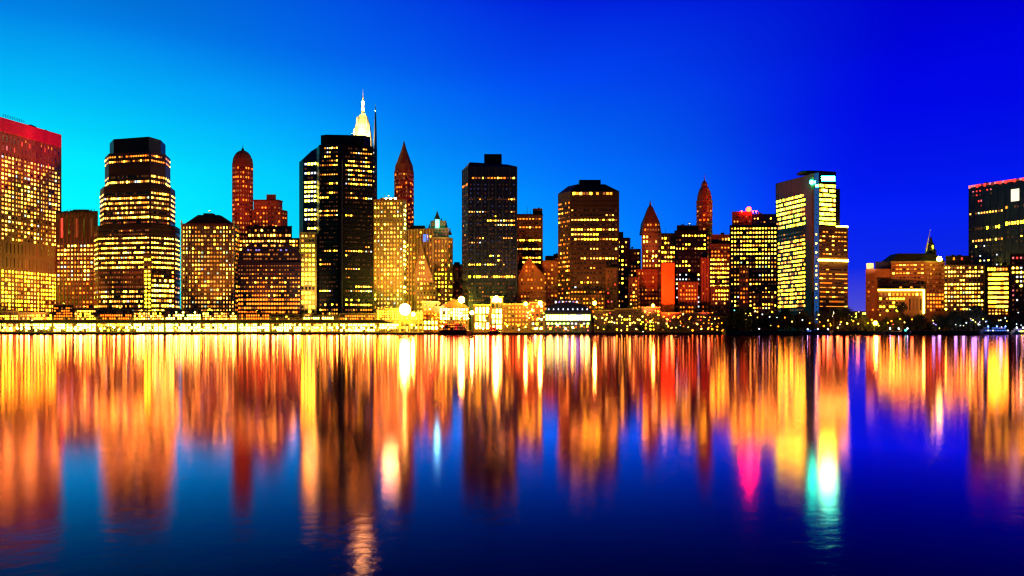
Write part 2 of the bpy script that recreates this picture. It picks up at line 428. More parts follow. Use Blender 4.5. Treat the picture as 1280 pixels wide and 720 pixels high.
m.lathe(cx, 1000, [(r * 1.0, z0)] + [(r * math.cos(t), z0 + hgt * math.sin(t)) for t in (.35, .7, 1.0, 1.25, 1.42)], 'red_brick', 14); b.part('dome', m)
m = MB(); m.lathe(cx, 1000, [(1.6, z0 + hgt - 1), (1.8, z0 + hgt + 1.5), (.5, z0 + hgt + 3), (.2, z0 + hgt + 7)], 'iron', 8); b.part('finial', m)
b.done()

# --- 6 dark red block beside it
b = Building('brick_tower', 'dark red block with stepped shoulders right of the domed red tower', 'office block', 336, 990)
b.tier([(315, 990), (352, 990), (359, 1000)], 262, None, 'red_brick', ribs=(4, .8, .3, 'dark_brick'), faces={-1: [G(264, 300, px=4, fy=5.5, pal='redglow', p=.5, w=.6, h=.5)]})
b.tier([(317, 993), (347, 993), (353, 1002)], 250, 262.2, 'red_brick', back=26, faces={-1: [G(252, 262, px=4, fy=5.5, pal='redglow', p=.7, w=.6, h=.5)]}, cornice=(1, .6, 'dark_brick'))
b.tier([(333, 995), (345, 995)], 243, 250.2, 'dark_brick', back=14, part='penthouse')
b.done()

# --- 7 mid block behind the arched front building
b = Building('rear_block', 'cream lit mid block with stepped top behind the dark arched front building', 'office block', 337, 930)
b.tier([(298, 930), (374, 930)], 298, None, 'brown_stone', faces={0: [G(299, 340, px=3.8, fy=5.2, pal='cream', p=.92, rv=.03, h=.58, w=.75)]}, cornice=(1, .5, 'brown_stone'))
b.tier([(309, 933), (365, 933)], 283, 298.2, 'brown_stone', back=26, faces={0: [G(285, 291, px=3.8, fy=5.2, pal='cream', p=.4), G(291, 297.5, px=3.8, fy=5.2, pal='cream', p=.85, h=.55, w=.75)]}, cornice=(.8, .4, 'dark_brick'))
b.done()

# --- 8 arched front building, purple dark with orange floors
b = Building('arched_building', 'dark purple front building with rounded arched roof and rows of orange windows', 'office block', 337, 868)
b.tier([(297, 868), (377, 866)], 328, None, 'purple_panel', bands=(5.4, .5, .4, 'purple_panel'), faces={0: [
   RB(330, 345, px=3.4, fy=5.2, pal='dim', p=.8, h=.42, w=.75), RB(345, 372, px=3.4, fy=5.2, pal='amber', p=.62, rv=.2, h=.42, w=.75), RB(372, 398, px=3.4, fy=5.2, pal='orange', p=.97, rv=0, h=.62, w=.9)]})
m = MB(); ring = []
for k in range(17):
    t = k / 16; a = PI * (1 - t); px = 337 + 39.5 * math.cos(a); ring.append((X(px, 868), Z(328 - 26 * math.sin(a) ** .62, 868)))
m.loft([[(x, 867.8, z) for x, z in ring], [(x, 892, z) for x, z in ring]], 'purple_panel', True, True); b.part('arched_roof', m)
for py, u0, u1, cs in ((307, 318, 356, ['w_dim', 'w_peach', 'w_amber', 'w_dark']), (312.5, 309, 364, ['w_dim', 'w_dark', 'w_dark', 'w_violet']), (318, 304, 370, ['w_dim', 'w_amber', 'w_dark']), (323.5, 301, 373, ['w_dim', 'w_dim', 'w_dark'])):
    m = MB()
    for i in range(int((u1 - u0) / 3.4)):
        q = u0 + i * 3.4; m.face([(X(q, 867), 867.4, Z(py + .9, 867)), (X(q + 2.2, 867), 867.4, Z(py + .9, 867)), (X(q + 2.2, 867), 867.4, Z(py - .9, 867)), (X(q, 867), 867.4, Z(py - .9, 867))], R.choice(cs))
    b.part('ribbon_window', m)
b.done()

# --- 9 yellow slab next to the dark tower, and pale wing above
b = Building('narrow_slab', 'narrow bright yellow slab left of the tallest dark tower', 'office block', 385, 872)
b.tier([(374.5, 872), (395.5, 872)], 290, None, 'pale_stone', faces={0: [G(292, 340, px=5, fy=5.8, pal='yellow', p=.9, w=.66, h=.55), G(340, 398, px=5.1, fy=5.8, pal='gold', p=.98, w=.84, h=.8)]}, back=14, ribs=(10, .8, .3, 'pale_stone'))
b.done()
b = Building('glass_tower', 'slim navy tower with pale white windows and sloped roof against the dark tower', 'skyscraper', 386, 905)
b.tier([(374, 905), (379, 898), (397, 894)], 201, None, 'navy_glass', ref=900, faces={0: [], 1: [G(203, 289, px=4.4, fy=5.7, pal='pale', p=.82, rv=.15, cl=.6, w=.82, h=.55)]})
m = MB(); yy = 900; z0 = Z(201, yy)
m.loft([[(X(374, yy), 904, z0), (X(397.5, yy), 894, z0), (X(397.5, yy), 930, z0), (X(375, yy), 930, z0)], [(X(388, yy), 904, z0 + 12), (X(397.4, yy), 899, z0 + 15), (X(397.4, yy), 924, z0 + 15), (X(388, yy), 924, z0 + 12)]], 'slate_blue')
b.part('sloped_roof', m); b.done()

# --- 10 the tallest dark tower
b = Building('dark_tower', 'tallest black tower with sparse yellow window bands before the white spire', 'skyscraper', 432, 870)
b.tier([(396, 885), (399, 870), (424, 866), (431, 868), (467, 878)], 181, None, 'black_steel', ref=870, bands=(6.2, .4, .2, 'black_steel'), faces={
   0: [], 2: [],
   -1: [RB(183, 204, px=3.1, fy=5.6, pal='mixed', p=.55, rv=.2, cl=.5, h=.42, w=.75), RB(204, 250, px=3.1, fy=5.6, pal='mixed', p=.48, rv=.3, cl=.82, h=.4, w=.75),
        RB(250, 372, px=3.1, fy=5.6, pal='mixed', p=.30, rv=.45, cl=.85, h=.38, w=.72), RB(372, 384, px=3.1, fy=6, pal='yellow', p=.7, rv=.2, h=.42, w=.78), RB(385, 399, px=3.2, fy=5.5, pal='amber', p=.9, rv=0, h=.55, w=.75)]})
b.tier([(401, 874), (408, 871), (455, 874), (463, 882)], 168.5, 181.2, 'black_steel', ref=872, back=24, part='penthouse')
m = MB(); m.box(X(427, 866), X(428.3, 866), 863.5, 865.4, GZ, Z(200, 866), 'slate_blue'); b.part('facade_fin', m)
b.done()

# --- 11 white lit spire tower behind
Y = 1020
b = Building('spire_tower', 'white floodlit ornate spire rising behind the tallest dark tower', 'skyscraper', 452, Y)
b.tier([(438, Y), (463, Y), (466, Y + 12)], 186, None, 'pale_stone', faces={-1: [G(188, 300, px=4, fy=6, pal='cream', p=.5, w=.6, h=.5)]}, back=26)
cx = X(451.5, Y); cy = Y + 12
m = MB()
m.lathe(cx, cy, [(14.0, Z(190, Y)), (13.6, Z(184, Y)), (12.6, Z(176, Y)), (11.6, Z(166, Y)), (9.6, Z(153, Y)), (6.6, Z(144, Y)), (3.4, Z(139.5, Y))], 'white_clad', 8, PI / 8)
b.part('spire_roof', m)
for q in (-1, 1):
    m = MB()
    for px, py in ((451.5 + q * 11.5, 176), (451.5 + q * 9.6, 163), (451.5 + q * 6, 148)):
        x = X(px, Y); m.lathe(x, cy - 8, [(1.1, Z(py + 8, Y)), (1.1, Z(py, Y)), (.2, Z(py - 4, Y))], 'white_clad', 6)
    b.part('pinnacle', m)
m = MB(); m.lathe(cx, cy, [(2.4, Z(139.6, Y)), (2.2, Z(135, Y)), (1.0, Z(134, Y)), (1.9, Z(131, Y)), (1.9, Z(127, Y)), (1.0, Z(125.5, Y)), (2.2, Z(124, Y)), (1.2, Z(121, Y)), (.45, Z(117, Y)), (.15, Z(108, Y))], 'white_clad', 8); b.part('finial', m)
for py in (125, 133.5):
    m = MB(); m.lathe(cx, cy - 1.5, [(.3, Z(py + 1.4, Y)), (1.3, Z(py + .6, Y)), (1.3, Z(py - .8, Y)), (.3, Z(py - 1.6, Y))], 'lamp_flare', 8); b.part('finial_lamp', m)
b.done()
# --- 12 blue needle
b = Building('needle_tower', 'thin dark blue tower with tall needle mast right of the white spire', 'skyscraper', 468, 1000)
b.tier([(464.8, 1000), (471.5, 1000)], 186, None, 'blue_glass', faces={0: [G(188, 330, px=3, fy=6, pal='coolmix', p=.3, w=.5, h=.4)]}, back=8)
m = MB(); m.lathe(X(468.6, 1000), 1004, [(2.1, Z(186, 1000)), (1.7, Z(165, 1000)), (1.1, Z(145, 1000)), (.15, Z(128, 1000))], 'blue_glass', 8); b.part('mast', m)
b.done()

# --- 13 cream grid block
b = Building('cream_block', 'cream stone block with dense even windows right of the tallest dark tower', 'office block', 487, 882)
b.tier([(466.5, 884), (504, 882), (507.5, 890)], 249.5, None, 'tan_stone', ribs=(3.8, .7, .3, 'pale_stone'), faces={0: [G(252, 392, px=3.8, fy=5.1, pal='cream', p=.88, rv=.03, w=.64, h=.55)], 1: [G(254, 390, px=3, fy=5.7, pal='white', p=.8, w=.7, h=.6)]}, cornice=(1.3, .5, 'red_brick'))
roof_box(b, 474, 492, 246, 250, 890, 10, 'dark_brick')
for px in (482, 488, 494):
    m = MB(); m.lathe(X(px, 883), 885, [(.2, Z(250, 883)), (.9, Z(249, 883)), (1.0, Z(247.6, 883)), (.3, Z(246.6, 883))], 'lamp_flare', 8); b.part('roof_lamp', m)  # added lamps, there for the bright streak they throw on the water
b.done()

# --- 14 red pointed tower
b, cx, r = round_tower('pointed_tower', 'dark red tower with pointed cap behind the cream grid block', 505, 1010, 12, 214, 292, 'red_brick', 'redglow', .7, ytop=217)
m = MB(); q = lambda py: Z(py, 1010)
m.lathe(cx, 1010, [(r * .98, q(214)), (r * .92, q(207)), (r * .72, q(202)), (r * .55, q(196)), (r * .30, q(188)), (.25, q(176))], 'red_brick', 10); b.part('pointed_cap', m)
b.done()

# --- 15 brown floodlit block with bluish top
b = Building('brown_block', 'brown floodlit block with blue lit attic right of cream grid block', 'office block', 522, 892)
b.tier([(507, 895), (541, 888)], 286, None, 'brown_stone', ref=892, ribs=(4, .9, .5, 'tan_stone'), faces={0: [G(288, 330, px=4, fy=5.6, pal='amber', p=.55, w=.6, h=.5), G(330, 392, px=4, fy=5.4, pal='orange', p=.8, w=.55, h=.55)]})
m = MB(); m.box(X(529, 890), X(536, 890), 889.2, 892, Z(302, 890), Z(293, 890), 'w_blue'); b.part('attic_light', m)
roof_box(b, 512, 530, 281, 286, 896, 9)
b.done()
b = Building('gabled_house', 'pale floodlit gable front glowing between the brown and ornate blocks', 'house', 527, 874)
m = MB(); yy = 874
pg = [(519, 400), (519, 334), (524, 316), (527, 303), (530, 316), (540, 345), (547, 372), (547, 400)]
m.loft([[(X(p, yy), yy, Z(q, yy)) for p, q in pg], [(X(p, yy), yy + 10, Z(q, yy)) for p, q in pg]], 'brown_stone', True, True); b.part('wall', m)
b.zone((X(519.5, yy), yy), (X(546, yy), yy), (519.5, yy), (546, yy), G(346, 392, px=3.8, fy=5.6, pal='amber', p=.75, w=.55, h=.5), yy, 999)
b.zone((X(522, yy), yy), (X(532, yy), yy), (522, yy), (532, yy), G(318, 345, px=3.1, fy=6, pal='bright', p=.9, w=.55, h=.5), yy, 999)
b.done()

# --- 16 ornate crown tower with teal lantern
b = Building('ornate_tower', 'ornate amber tower with spiky dark crown and teal lantern', 'skyscraper', 549, 905)
b.tier([(533, 908), (538, 903), (560, 903), (565.5, 912)], 297, None, 'brown_stone', ref=903, ribs=(4, .8, .4, 'tan_stone'), faces={-1: [G(299, 340, px=3.9, fy=5.5, pal='amber', p=.8, w=.6, h=.52), G(340, 392, px=3.9, fy=5.4, pal='yellow', p=.75, w=.6, h=.5)]}, cornice=(1, .6, 'tan_stone'))
b.tier([(535, 909), (561, 907)], 285, 297.2, 'brown_stone', back=22, faces={0: [G(286, 296, px=4, fy=5.5, pal='dim', p=.7, w=.6, h=.5)]})
b.tier([(538, 911), (557, 910)], 276, 285.2, 'brown_stone', back=17)
for px, t, w in ((536, 281, 2.2), (541, 276, 2.2), (546, 265, 3.4), (551.5, 274, 2.4), (557, 277, 2.2), (562, 286, 2)):
    m = MB(); z = lambda py: Z(py, 908)
    m.lathe(X(px, 908), 913, [(w, z(290)), (w, z(t + 7)), (w * .6, z(t + 4)), (.3, z(t - 2))], 'dark_brick', 8); b.part('turret', m)
m = MB(); m.box(X(544.6, 905), X(549, 905), 901.5, 903, Z(285, 905), Z(275, 905), 'w_teal'); b.part('lantern', m)
lamp_light(b.root, (X(547, 905), 899, Z(281, 905)), (.15, .9, .75), 9000, 1.5)
b.done()
b = Building('small_dark_block', 'small dark block in the gap left of the broad navy tower', 'office block', 571, 960)
b.tier([(563, 960), (580, 960)], 331, None, 'dark_brick', faces={0: [G(334, 388, px=4.2, fy=5.6, pal='dim', p=.4, w=.55, h=.5)]}, cornice=(1, .5, 'roof_dark'))
roof_box(b, 567, 574, 327, 331, 965, 8); b.done()

# --- 17 navy tower
b = Building('navy_tower', 'broad navy tower with square roof box and few lit floors', 'skyscraper', 612, 880)
b.tier([(578, 900), (585, 880), (646, 880)], 208, None, 'navy_glass', ref=880, ribs=(8.6, 1.1, .5, 'slate_blue'), faces={
   0: [RB(226, 234, px=3, fy=6, pal='orange', p=.9, h=.45), G(240, 376, px=3.2, fy=6, pal='dim', p=.25, w=.55, h=.4)],
   1: [RB(220, 225, px=3.8, fy=5, pal='amber', p=.85, h=.5, w=.8), RB(226, 262, px=3.2, fy=5.5, pal='amber', p=.18, rv=.6, cl=.9, h=.4, w=.75, skip=True),
       RB(262, 350, px=3.2, fy=5.5, pal='mixed', p=.34, rv=.4, cl=.8, h=.36, w=.7), RB(343, 349, px=3.1, fy=6, pal='yellow', p=.9, h=.5, w=.8, off=.25), RB(352, 378, px=3.2, fy=5.5, pal='dim', p=.4, h=.4, w=.7), G(228, 342, px=4.6, fy=5.5, pal='dusk', p=.55, w=.4, h=.3, off=.3, hide=1)]})
m = MB(); z = lambda py: Z(py, 880)
m.loft([[(X(578.5, 898), 898, z(208)), (X(585, 880), 880.3, z(208)), (X(646, 880), 880.3, z(208)), (X(646, 880), 912, z(208)), (X(579, 898), 920, z(208))],
        [(X(585, 898), 899, z(202)), (X(587, 882), 883, z(202)), (X(634, 882), 884, z(204.5)), (X(634, 882), 908, z(204.5)), (X(585, 898), 915, z(202))]], 'navy_glass'); b.part('sloped_roof', m)
roof_box(b, 605, 627, 191.5, 205, 884, 14, 'black_steel', 'roof_plant', 4)
b.done()
# --- 18 block with aerials
b = Building('banded_block', 'brown block with yellow floor bands and roof aerials beside the navy tower', 'office block', 662, 930)
b.tier([(644, 930), (678.5, 930)], 268, None, 'dark_brick', faces={0: [RB(271, 292, px=3.8, fy=5.8, pal='amber', p=.5, rv=.2, cl=.7, h=.42, w=.75), RB(292, 336, px=3.8, fy=5.8, pal='yellow', p=.8, rv=.15, cl=.8, h=.42, w=.78), G(336, 388, px=4, fy=5.6, pal='redglow', p=.7, w=.6, h=.5)]}, cornice=(1, .5, 'roof_dark'))
b.tier([(666, 934), (678, 934)], 260.5, 268.2, 'dark_brick', back=14, part='penthouse')
for px, t in ((659, 256), (663.5, 262), (655, 263)): aerial(b, px, t, 268.5, 934, .4)
b.done()
# --- 19 low orange lit blocks
b = Building('gabled_block', 'orange lit gabled block low between the navy tower and bronze tower', 'house', 663, 895)
m = MB(); yy = 895; pg = [(648, 400), (648, 346), (655, 330), (662, 321), (670, 333), (681, 345), (681, 400)]
m.loft([[(X(p, yy), yy, Z(q, yy)) for p, q in pg], [(X(p, yy), yy + 24, Z(q, yy)) for p, q in pg]], 'red_brick', True, True); b.part('wall', m)
b.zone((X(649, yy), yy), (X(680, yy), yy), (649, yy), (680, yy), G(347, 394, px=4, fy=5.4, pal='redglow', p=.9, w=.55, h=.5), yy, 999)
b.zone((X(655, yy), yy), (X(669, yy), yy), (655, yy), (669, yy), G(331, 346, px=4, fy=5.4, pal='redglow', p=.9, w=.5, h=.5), yy, 999)
b.done()
b = Building('brick_block', 'red lit brick block just left of the bronze tower', 'office block', 688, 905)
b.tier([(678, 905), (698, 905)], 326, None, 'red_brick', faces={0: [G(329, 394, px=4, fy=5.4, pal='redglow', p=.85, w=.55, h=.5)]}, cornice=(.9, .5, 'dark_brick'))
roof_box(b, 682, 692, 319, 326, 910, 9, 'dark_brick'); b.done()

# --- 20 bronze tower
b = Building('bronze_tower', 'dark bronze tower with chamfered crown and many yellow windows, centre right', 'skyscraper', 737, 882)
b.tier([(697.5, 900), (713, 882), (774, 882)], 246, None, 'dark_bronze', ref=882, bands=(6.1, .5, .3, 'dark_bronze'), faces={
   0: [G(250, 262, px=3.2, fy=5.5, pal='amber', p=.5, w=.6, h=.45), G(262, 386, px=3.2, fy=5.5, pal='amber', p=.62, w=.6, h=.45)],
   1: [RB(260, 272, px=4, fy=6.1, pal='mixed', p=.4, cl=.7, h=.42, w=.72), RB(272, 302, px=4, fy=6.1, pal='yellow', p=.75, rv=.2, cl=.85, h=.42, w=.78), RB(302, 362, px=4, fy=6.1, pal='mixed', p=.30, rv=.2, cl=.6, h=.4, w=.6), RB(362, 386, px=4, fy=6, pal='amber', p=.85, rv=.05, h=.42, w=.6)]})
m = MB(); z = lambda py: Z(py, 882)
low = [(X(697.5, 900), 900), (X(713, 882), 881.8), (X(774, 882), 881.8), (X(772, 882), 914), (X(699, 900), 926)]
hi = [(X(710, 900), 901), (X(722, 882), 888), (X(757, 882), 888), (X(756, 882), 908), (X(711, 900), 918)]
m.loft([[(x, y, z(246)) for x, y in low], [(x, y, z(239)) for x, y in low], [(x, y, z(229)) for x, y in hi]], 'dark_bronze'); b.part('chamfered_crown', m)
m = MB()
for q in range(13): 
    p = 716 + q * 4.2
    if R.random() < .75: m.face([(X(p, 881), 881.3, z(243.5)), (X(p + 3, 881), 881.3, z(243.5)), (X(p + 3, 881), 881.3, z(240.5)), (X(p, 881), 881.3, z(240.5))], R.choice(['w_cream', 'w_yellow', 'w_amber', 'w_dim']))
b.part('ribbon_window', m)
roof_box(b, 725, 752, 223, 229.2, 884, 14, 'black_steel', 'roof_plant', 8)
b.done()
# --- 21 stepping shoulder
b = Building('stepped_block', 'dark stepped block with scattered windows right of the bronze tower', 'office block', 788, 935)
b.tier([(770, 935), (786, 935), (788, 940)], 297, None, 'black_steel', faces={0: [G(300, 385, px=4, fy=5.6, pal='mixed', p=.5, w=.55, h=.45)]})
b.tier([(786.5, 938), (801, 938)], 311, None, 'black_steel', faces={0: [G(314, 385, px=4, fy=5.6, pal='mixed', p=.5, w=.55, h=.45)]}, back=20)
roof_box(b, 773, 780, 289, 297, 940, 9); b.done()
b = Building('rose_block', 'low pink lit block at the foot of the bronze tower', 'office block', 762, 874)
b.tier([(757, 874), (772, 874)], 334, None, 'dark_brick', back=7, faces={0: [G(337, 385, px=3.8, fy=5.4, pal='red', p=.55, w=.55, h=.5)]}, cornice=(.8, .4, 'roof_dark')); b.done()

# --- 22 pointed stone tower
b = Building('pyramid_tower', 'stone tower tapering to a dark pointed pyramid cap, red lit at its foot', 'skyscraper', 815, 915)
b.tier([(796, 918), (828, 915)], 336, None, 'red_brick', ref=915, ribs=(4, .7, .3, 'red_brick'), faces={0: [G(339, 386, px=4, fy=5.4, pal='redglow', p=.85, w=.55, h=.5)]})
b.tier([(802, 919), (827, 917)], 291, 336.2, 'brown_stone', ref=917, back=26, faces={0: [G(293, 335, px=3.8, fy=5.6, pal='mixed', p=.7, w=.58, h=.5)]})
m = MB(); z = lambda py: Z(py, 917); c = X(815, 917)
def sq(h, d): return [(c - h, 918 + d), (c + h, 918 + d), (c + h, 940 - d), (c - h, 940 - d)]
m.loft([[(x, y, z(p)) for x, y in sq(h, d)] for p, h, d in ((291.2, 11, 0), (277, 9.2, 1.4), (272, 7.4, 3), (262, 4.2, 6.5), (257, 2.6, 8.4), (256, 1.4, 9.6), (249, .25, 10.8))], 'brown_stone'); b.part('pyramid_cap', m)
b.zone((c - 10, 917.9), (c + 10, 917.9), (803, 918), (826, 918), G(278, 290, px=3.1, fy=5.6, pal='redglow', p=.9, w=.55, h=.5, off=.5), 917, 999)
aerial(b, 815, 246, 251, 917, .4, 'finial', dy=12)
b.done()
# --- red slab
b = Building('vermilion_slab', 'blank bright orange red slab wall below a dark windowed top', 'building', 835, 872)
b.tier([(827, 872), (843, 872)], 328, None, 'vermilion_panel', back=12, cornice=(.8, .4, 'dark_brick')); b.done()
b = Building('windowed_block', 'dark block with yellow windows above the blank orange red slab', 'office block', 835, 925)
b.tier([(825, 925), (846, 925)], 292, None, 'brown_stone', faces={0: [G(295, 330, px=4, fy=5.6, pal='yellow', p=.65, w=.6, h=.5)]}, cornice=(.9, .4, 'roof_dark')); b.done()
# --- 23 dark block
b = Building('dark_block', 'broad dark block with scattered pale windows left of slim red tower', 'office block', 865, 900)
b.tier([(843, 900), (884, 900)], 288, None, 'black_steel', faces={0: [G(292, 335, px=4, fy=5.7, pal='yellow', p=.6, rv=.2, cl=.5, w=.6, h=.45), G(335, 386, px=4, fy=5.7, pal='coolmix', p=.55, w=.5, h=.42)]})
b.tier([(846, 904), (873, 904)], 281.5, 288.2, 'black_steel', back=18, part='penthouse')
aerial(b, 857, 276, 282, 906, .4); b.done()
# --- 24 slim red tower
b, cx, r = round_tower('slim_tower', 'slim red brick tower with domed lantern top, right of centre', 880.5, 960, 9.5, 252, 330, 'red_brick', 'redglow', .8, ytop=256)
m = MB(); z = lambda py: Z(py, 960)
for py in (252, 258, 268, 280, 292): q = MB(); q.lathe(cx, 960, [(r * 1.0, z(py + 1)), (r * 1.09, z(py + .6)), (r * 1.09, z(py - .6)), (r * 1.0, z(py - 1))], 'tan_stone', 24); b.part('ring_cornice', q)
m.lathe(cx, 960, [(r, z(252)), (r * .95, z(246)), (r * .8, z(240)), (r * .62, z(236)), (r * .42, z(233.5)), (r * .42, z(230)), (r * .2, z(227)), (.5, z(225)), (.15, z(218))], 'red_brick', 12); b.part('domed_cap', m)
b.done()
b = Building('red_shaft', 'narrow red lit shaft standing below the slim red tower', 'building', 881, 892)
b.tier([(876, 892), (886.5, 892)], 322, None, 'red_brick', back=6, ribs=(3.4, .8, .5, 'dark_brick'), faces={0: [G(325, 392, px=4, fy=5.6, pal='redglow', p=.6, w=.4, h=.5)]}); b.done()
# --- 25
b = Building('yellow_block', 'block with solid yellow window rows between slim red tower and beacon building', 'office block', 904, 905)
b.tier([(887, 905), (922, 905)], 304, None, 'brown_stone', faces={0: [G(307, 322, px=4, fy=5.8, pal='orange', p=.6, w=.6, h=.45), RB(322, 360, px=3.1, fy=5.8, pal='yellow', p=.85, rv=.1, h=.45, w=.8), G(360, 388, px=4, fy=5.6, pal='coolmix', p=.6, w=.5, h=.42)]}, cornice=(.9, .4, 'roof_dark'))
b.tier([(889, 909), (914, 909)], 293, 304.2, 'brown_stone', back=20, faces={0: [G(295, 303, px=4, fy=5.6, pal='mixed', p=.5, w=.55, h=.45)]}); b.done()
# --- 26 beacon building
b = Building('beacon_building', 'dark building with red rooftop beacon left of the lime lit tower', 'office block', 942, 895)
b.tier([(912, 897), (972, 893)], 281, None, 'black_steel', ref=895, bands=(5.8, .5, .3, 'black_steel'), faces={0: [G(283, 320, px=3.7, fy=5.2, pal='yellow', p=.85, rv=.08, cl=.5, w=.62, h=.46), G(320, 390, px=3.7, fy=5.2, pal='mixed', p=.72, rv=.15, cl=.4, w=.55, h=.45)]})
b.tier([(915, 901), (940, 900)], 264.5, 281.2, 'dark_brick', back=20, faces={0: [G(268, 280, px=4, fy=5.6, pal='dim', p=.4, w=.55, h=.4)]})
b.tier([(940, 900), (971, 899)], 267.5, 281.2, 'navy_glass', back=22, faces={0: [G(271, 280, px=4.2, fy=5.6, pal='mixed', p=.4, w=.5, h=.4)]})
m = MB(); m.tube((X(935, 903), 906, Z(266, 903)), (X(935, 903), 906, Z(260.5, 903)), .5, .4, 'iron'); mast = b.part('beacon_mast', m)
m = MB(); m.lathe(X(935, 903), 900.5, [(.4, Z(265, 901)), (2.4, Z(264, 901)), (3.0, Z(261.8, 901)), (2.0, Z(259.4, 901)), (.3, Z(258.4, 901))], 'lamp_red', 10); b.part('beacon_lamp', m)
for px in (927, 941, 945):
    m = MB(); m.lathe(X(px, 900), 899.4, [(.2, Z(266, 900)), (.7, Z(265, 900)), (.7, Z(263.5, 900)), (.2, Z(263, 900))], 'lamp_red', 8); b.part('warning_lamp', m)
lamp_light(b.root, (X(935, 903), 897, Z(262, 903)), (1, .02, .02), 40000, 2)
b.done()
b = Building('red_stair_block', 'narrow red glowing block in front of the beacon building', 'building', 930, 878)
b.tier([(924, 878), (936, 878)], 334, None, 'red_brick', back=8, faces={0: [G(337, 380, px=3.1, fy=5.2, pal='redglow', p=.95, w=.6, h=.55)]}); b.done()

# --- 27 lime tower
b = Building('lime_tower', 'lime yellow lit tower with slanted dark roof and blue corner strip', 'skyscraper', 1010, 883)
b.tier([(970, 952), (1017.5, 886)], 247, None, 'dark_bronze', ref=952, zt=Z(216, 884), back=2, part='wall', ribs=(5.2, .6, .3, 'dark_bronze'), faces={
   0: [RB(250, 289, px=3.4, fy=5.6, pal='lime', p=.95, rv=.04, h=.66, w=.86), RB(293, 303, px=3.1, fy=6, pal='dim', p=.5, h=.45), RB(303, 391, px=3.4, fy=5.2, pal='yellow', p=.93, rv=.06, h=.62, w=.9)]})
b.tier([(1017.5, 886), (1023.5, 883)], 216, None, 'strip_blue', ref=884, back=8, part='corner_strip', faces={0: [G(222, 290, px=3, fy=6.4, pal='coolmix', p=.10, w=.4, h=.3), G(290, 392, px=4, fy=5.6, pal='coolmix', p=.6, w=.5, h=.45)]})
b.tier([(1023.5, 883), (1045, 890)], 213.5, 283, 'dark_bronze', ref=884, back=40, part='upper_wall', faces={0: [RB(229, 282, px=3.1, fy=6.1, pal='lime', p=.98, rv=0, h=.72, w=.97)]})
b.tier([(1023.5, 882), (1060, 893)], 283, None, 'brown_stone', ref=884, back=40, part='lower_wall', bands=(5.6, .8, .4, 'brown_stone'), faces={0: [RB(334, 391, px=4.4, fy=5.6, pal='amber', p=.9, rv=.05, h=.34, w=.95), RB(287, 320, px=4.4, fy=5.6, pal='amber', p=.5, h=.3)]})
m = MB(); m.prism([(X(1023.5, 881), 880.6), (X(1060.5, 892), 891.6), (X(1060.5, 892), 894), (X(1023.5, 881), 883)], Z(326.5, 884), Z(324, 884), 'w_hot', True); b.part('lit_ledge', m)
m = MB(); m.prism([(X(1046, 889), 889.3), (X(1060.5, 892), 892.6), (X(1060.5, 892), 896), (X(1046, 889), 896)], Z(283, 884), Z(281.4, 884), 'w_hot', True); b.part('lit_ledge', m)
m = MB(); m.box(X(1045.3, 900), X(1050, 900), 900, 925, Z(283, 900), Z(236, 900), 'black_steel'); b.part('side_shaft', m)
m = MB(); w0 = (X(970, 952), 951.3); w1 = (X(1023, 884), 883.3); m0 = (X(998, 911), 910.6)
zz = Z(216, 884)
m.loft([[(w0[0], w0[1], Z(248, 952)), (w1[0], w1[1], Z(248, 952)), (w1[0], w1[1] + 26, Z(248, 952)), (w0[0] + 18, w0[1] + 26, Z(248, 952))][:0] or [(w0[0], w0[1], zz - 1), (w1[0], w1[1], zz - 1), (w1[0], w1[1] + 30, zz - 1), (w0[0] + 18, w0[1] + 30, zz - 1)],
        [(w0[0], w0[1], zz + .6), (w1[0], w1[1], zz + .6), (w1[0], w1[1] + 30, zz + .6), (w0[0] + 18, w0[1] + 30, zz + .6)]], 'roof_dark'); b.part('roof_slab', m)
roof_box(b, 1002, 1023, 213.5, 216.2, 900, 16, 'roof_dark', 'roof_plant', -1)
for px in (1012, 1016.5):
    m = MB(); m.lathe(X(px, 893), 887, [(.6, Z(231, 890)), (2.1, Z(230, 890)), (2.1, Z(227, 890)), (.6, Z(226, 890))], 'crown_teal', 10); b.part('crown_lamp', m)
m = MB(); xa, xb, za, zb = X(1026, 884), X(1043, 884), Z(226.5, 884), Z(220.5, 884)
m.box(xa - .3, xb + .3, 882.3, 888, za - .3, zb + .3, 'iron'); m.face([(xa, 882.2, za), (xb, 882.2, za), (xb, 882.2, zb), (xa, 882.2, zb)], 'crown_teal'); b.part('crown_light_box', m)
lb = thing('roof_floodlight', 'greenish white floodlight under the crown of the lime lit tower', 'floodlight', (X(1020, 884), 880, Z(232, 884)))
m = MB(); m.box(X(1018, 880) , X(1023, 880), 878.5, 881.2, Z(234.6, 880), Z(230.4, 880), 'iron'); m.build('housing', lb)
m = MB(); m.face([(X(1018.6, 880), 878.4, Z(234, 880)), (X(1022.4, 880), 878.4, Z(234, 880)), (X(1022.4, 880), 878.4, Z(231, 880)), (X(1018.6, 880), 878.4, Z(231, 880))], 'lamp_teal'); m.build('lens', lb)
b.done()

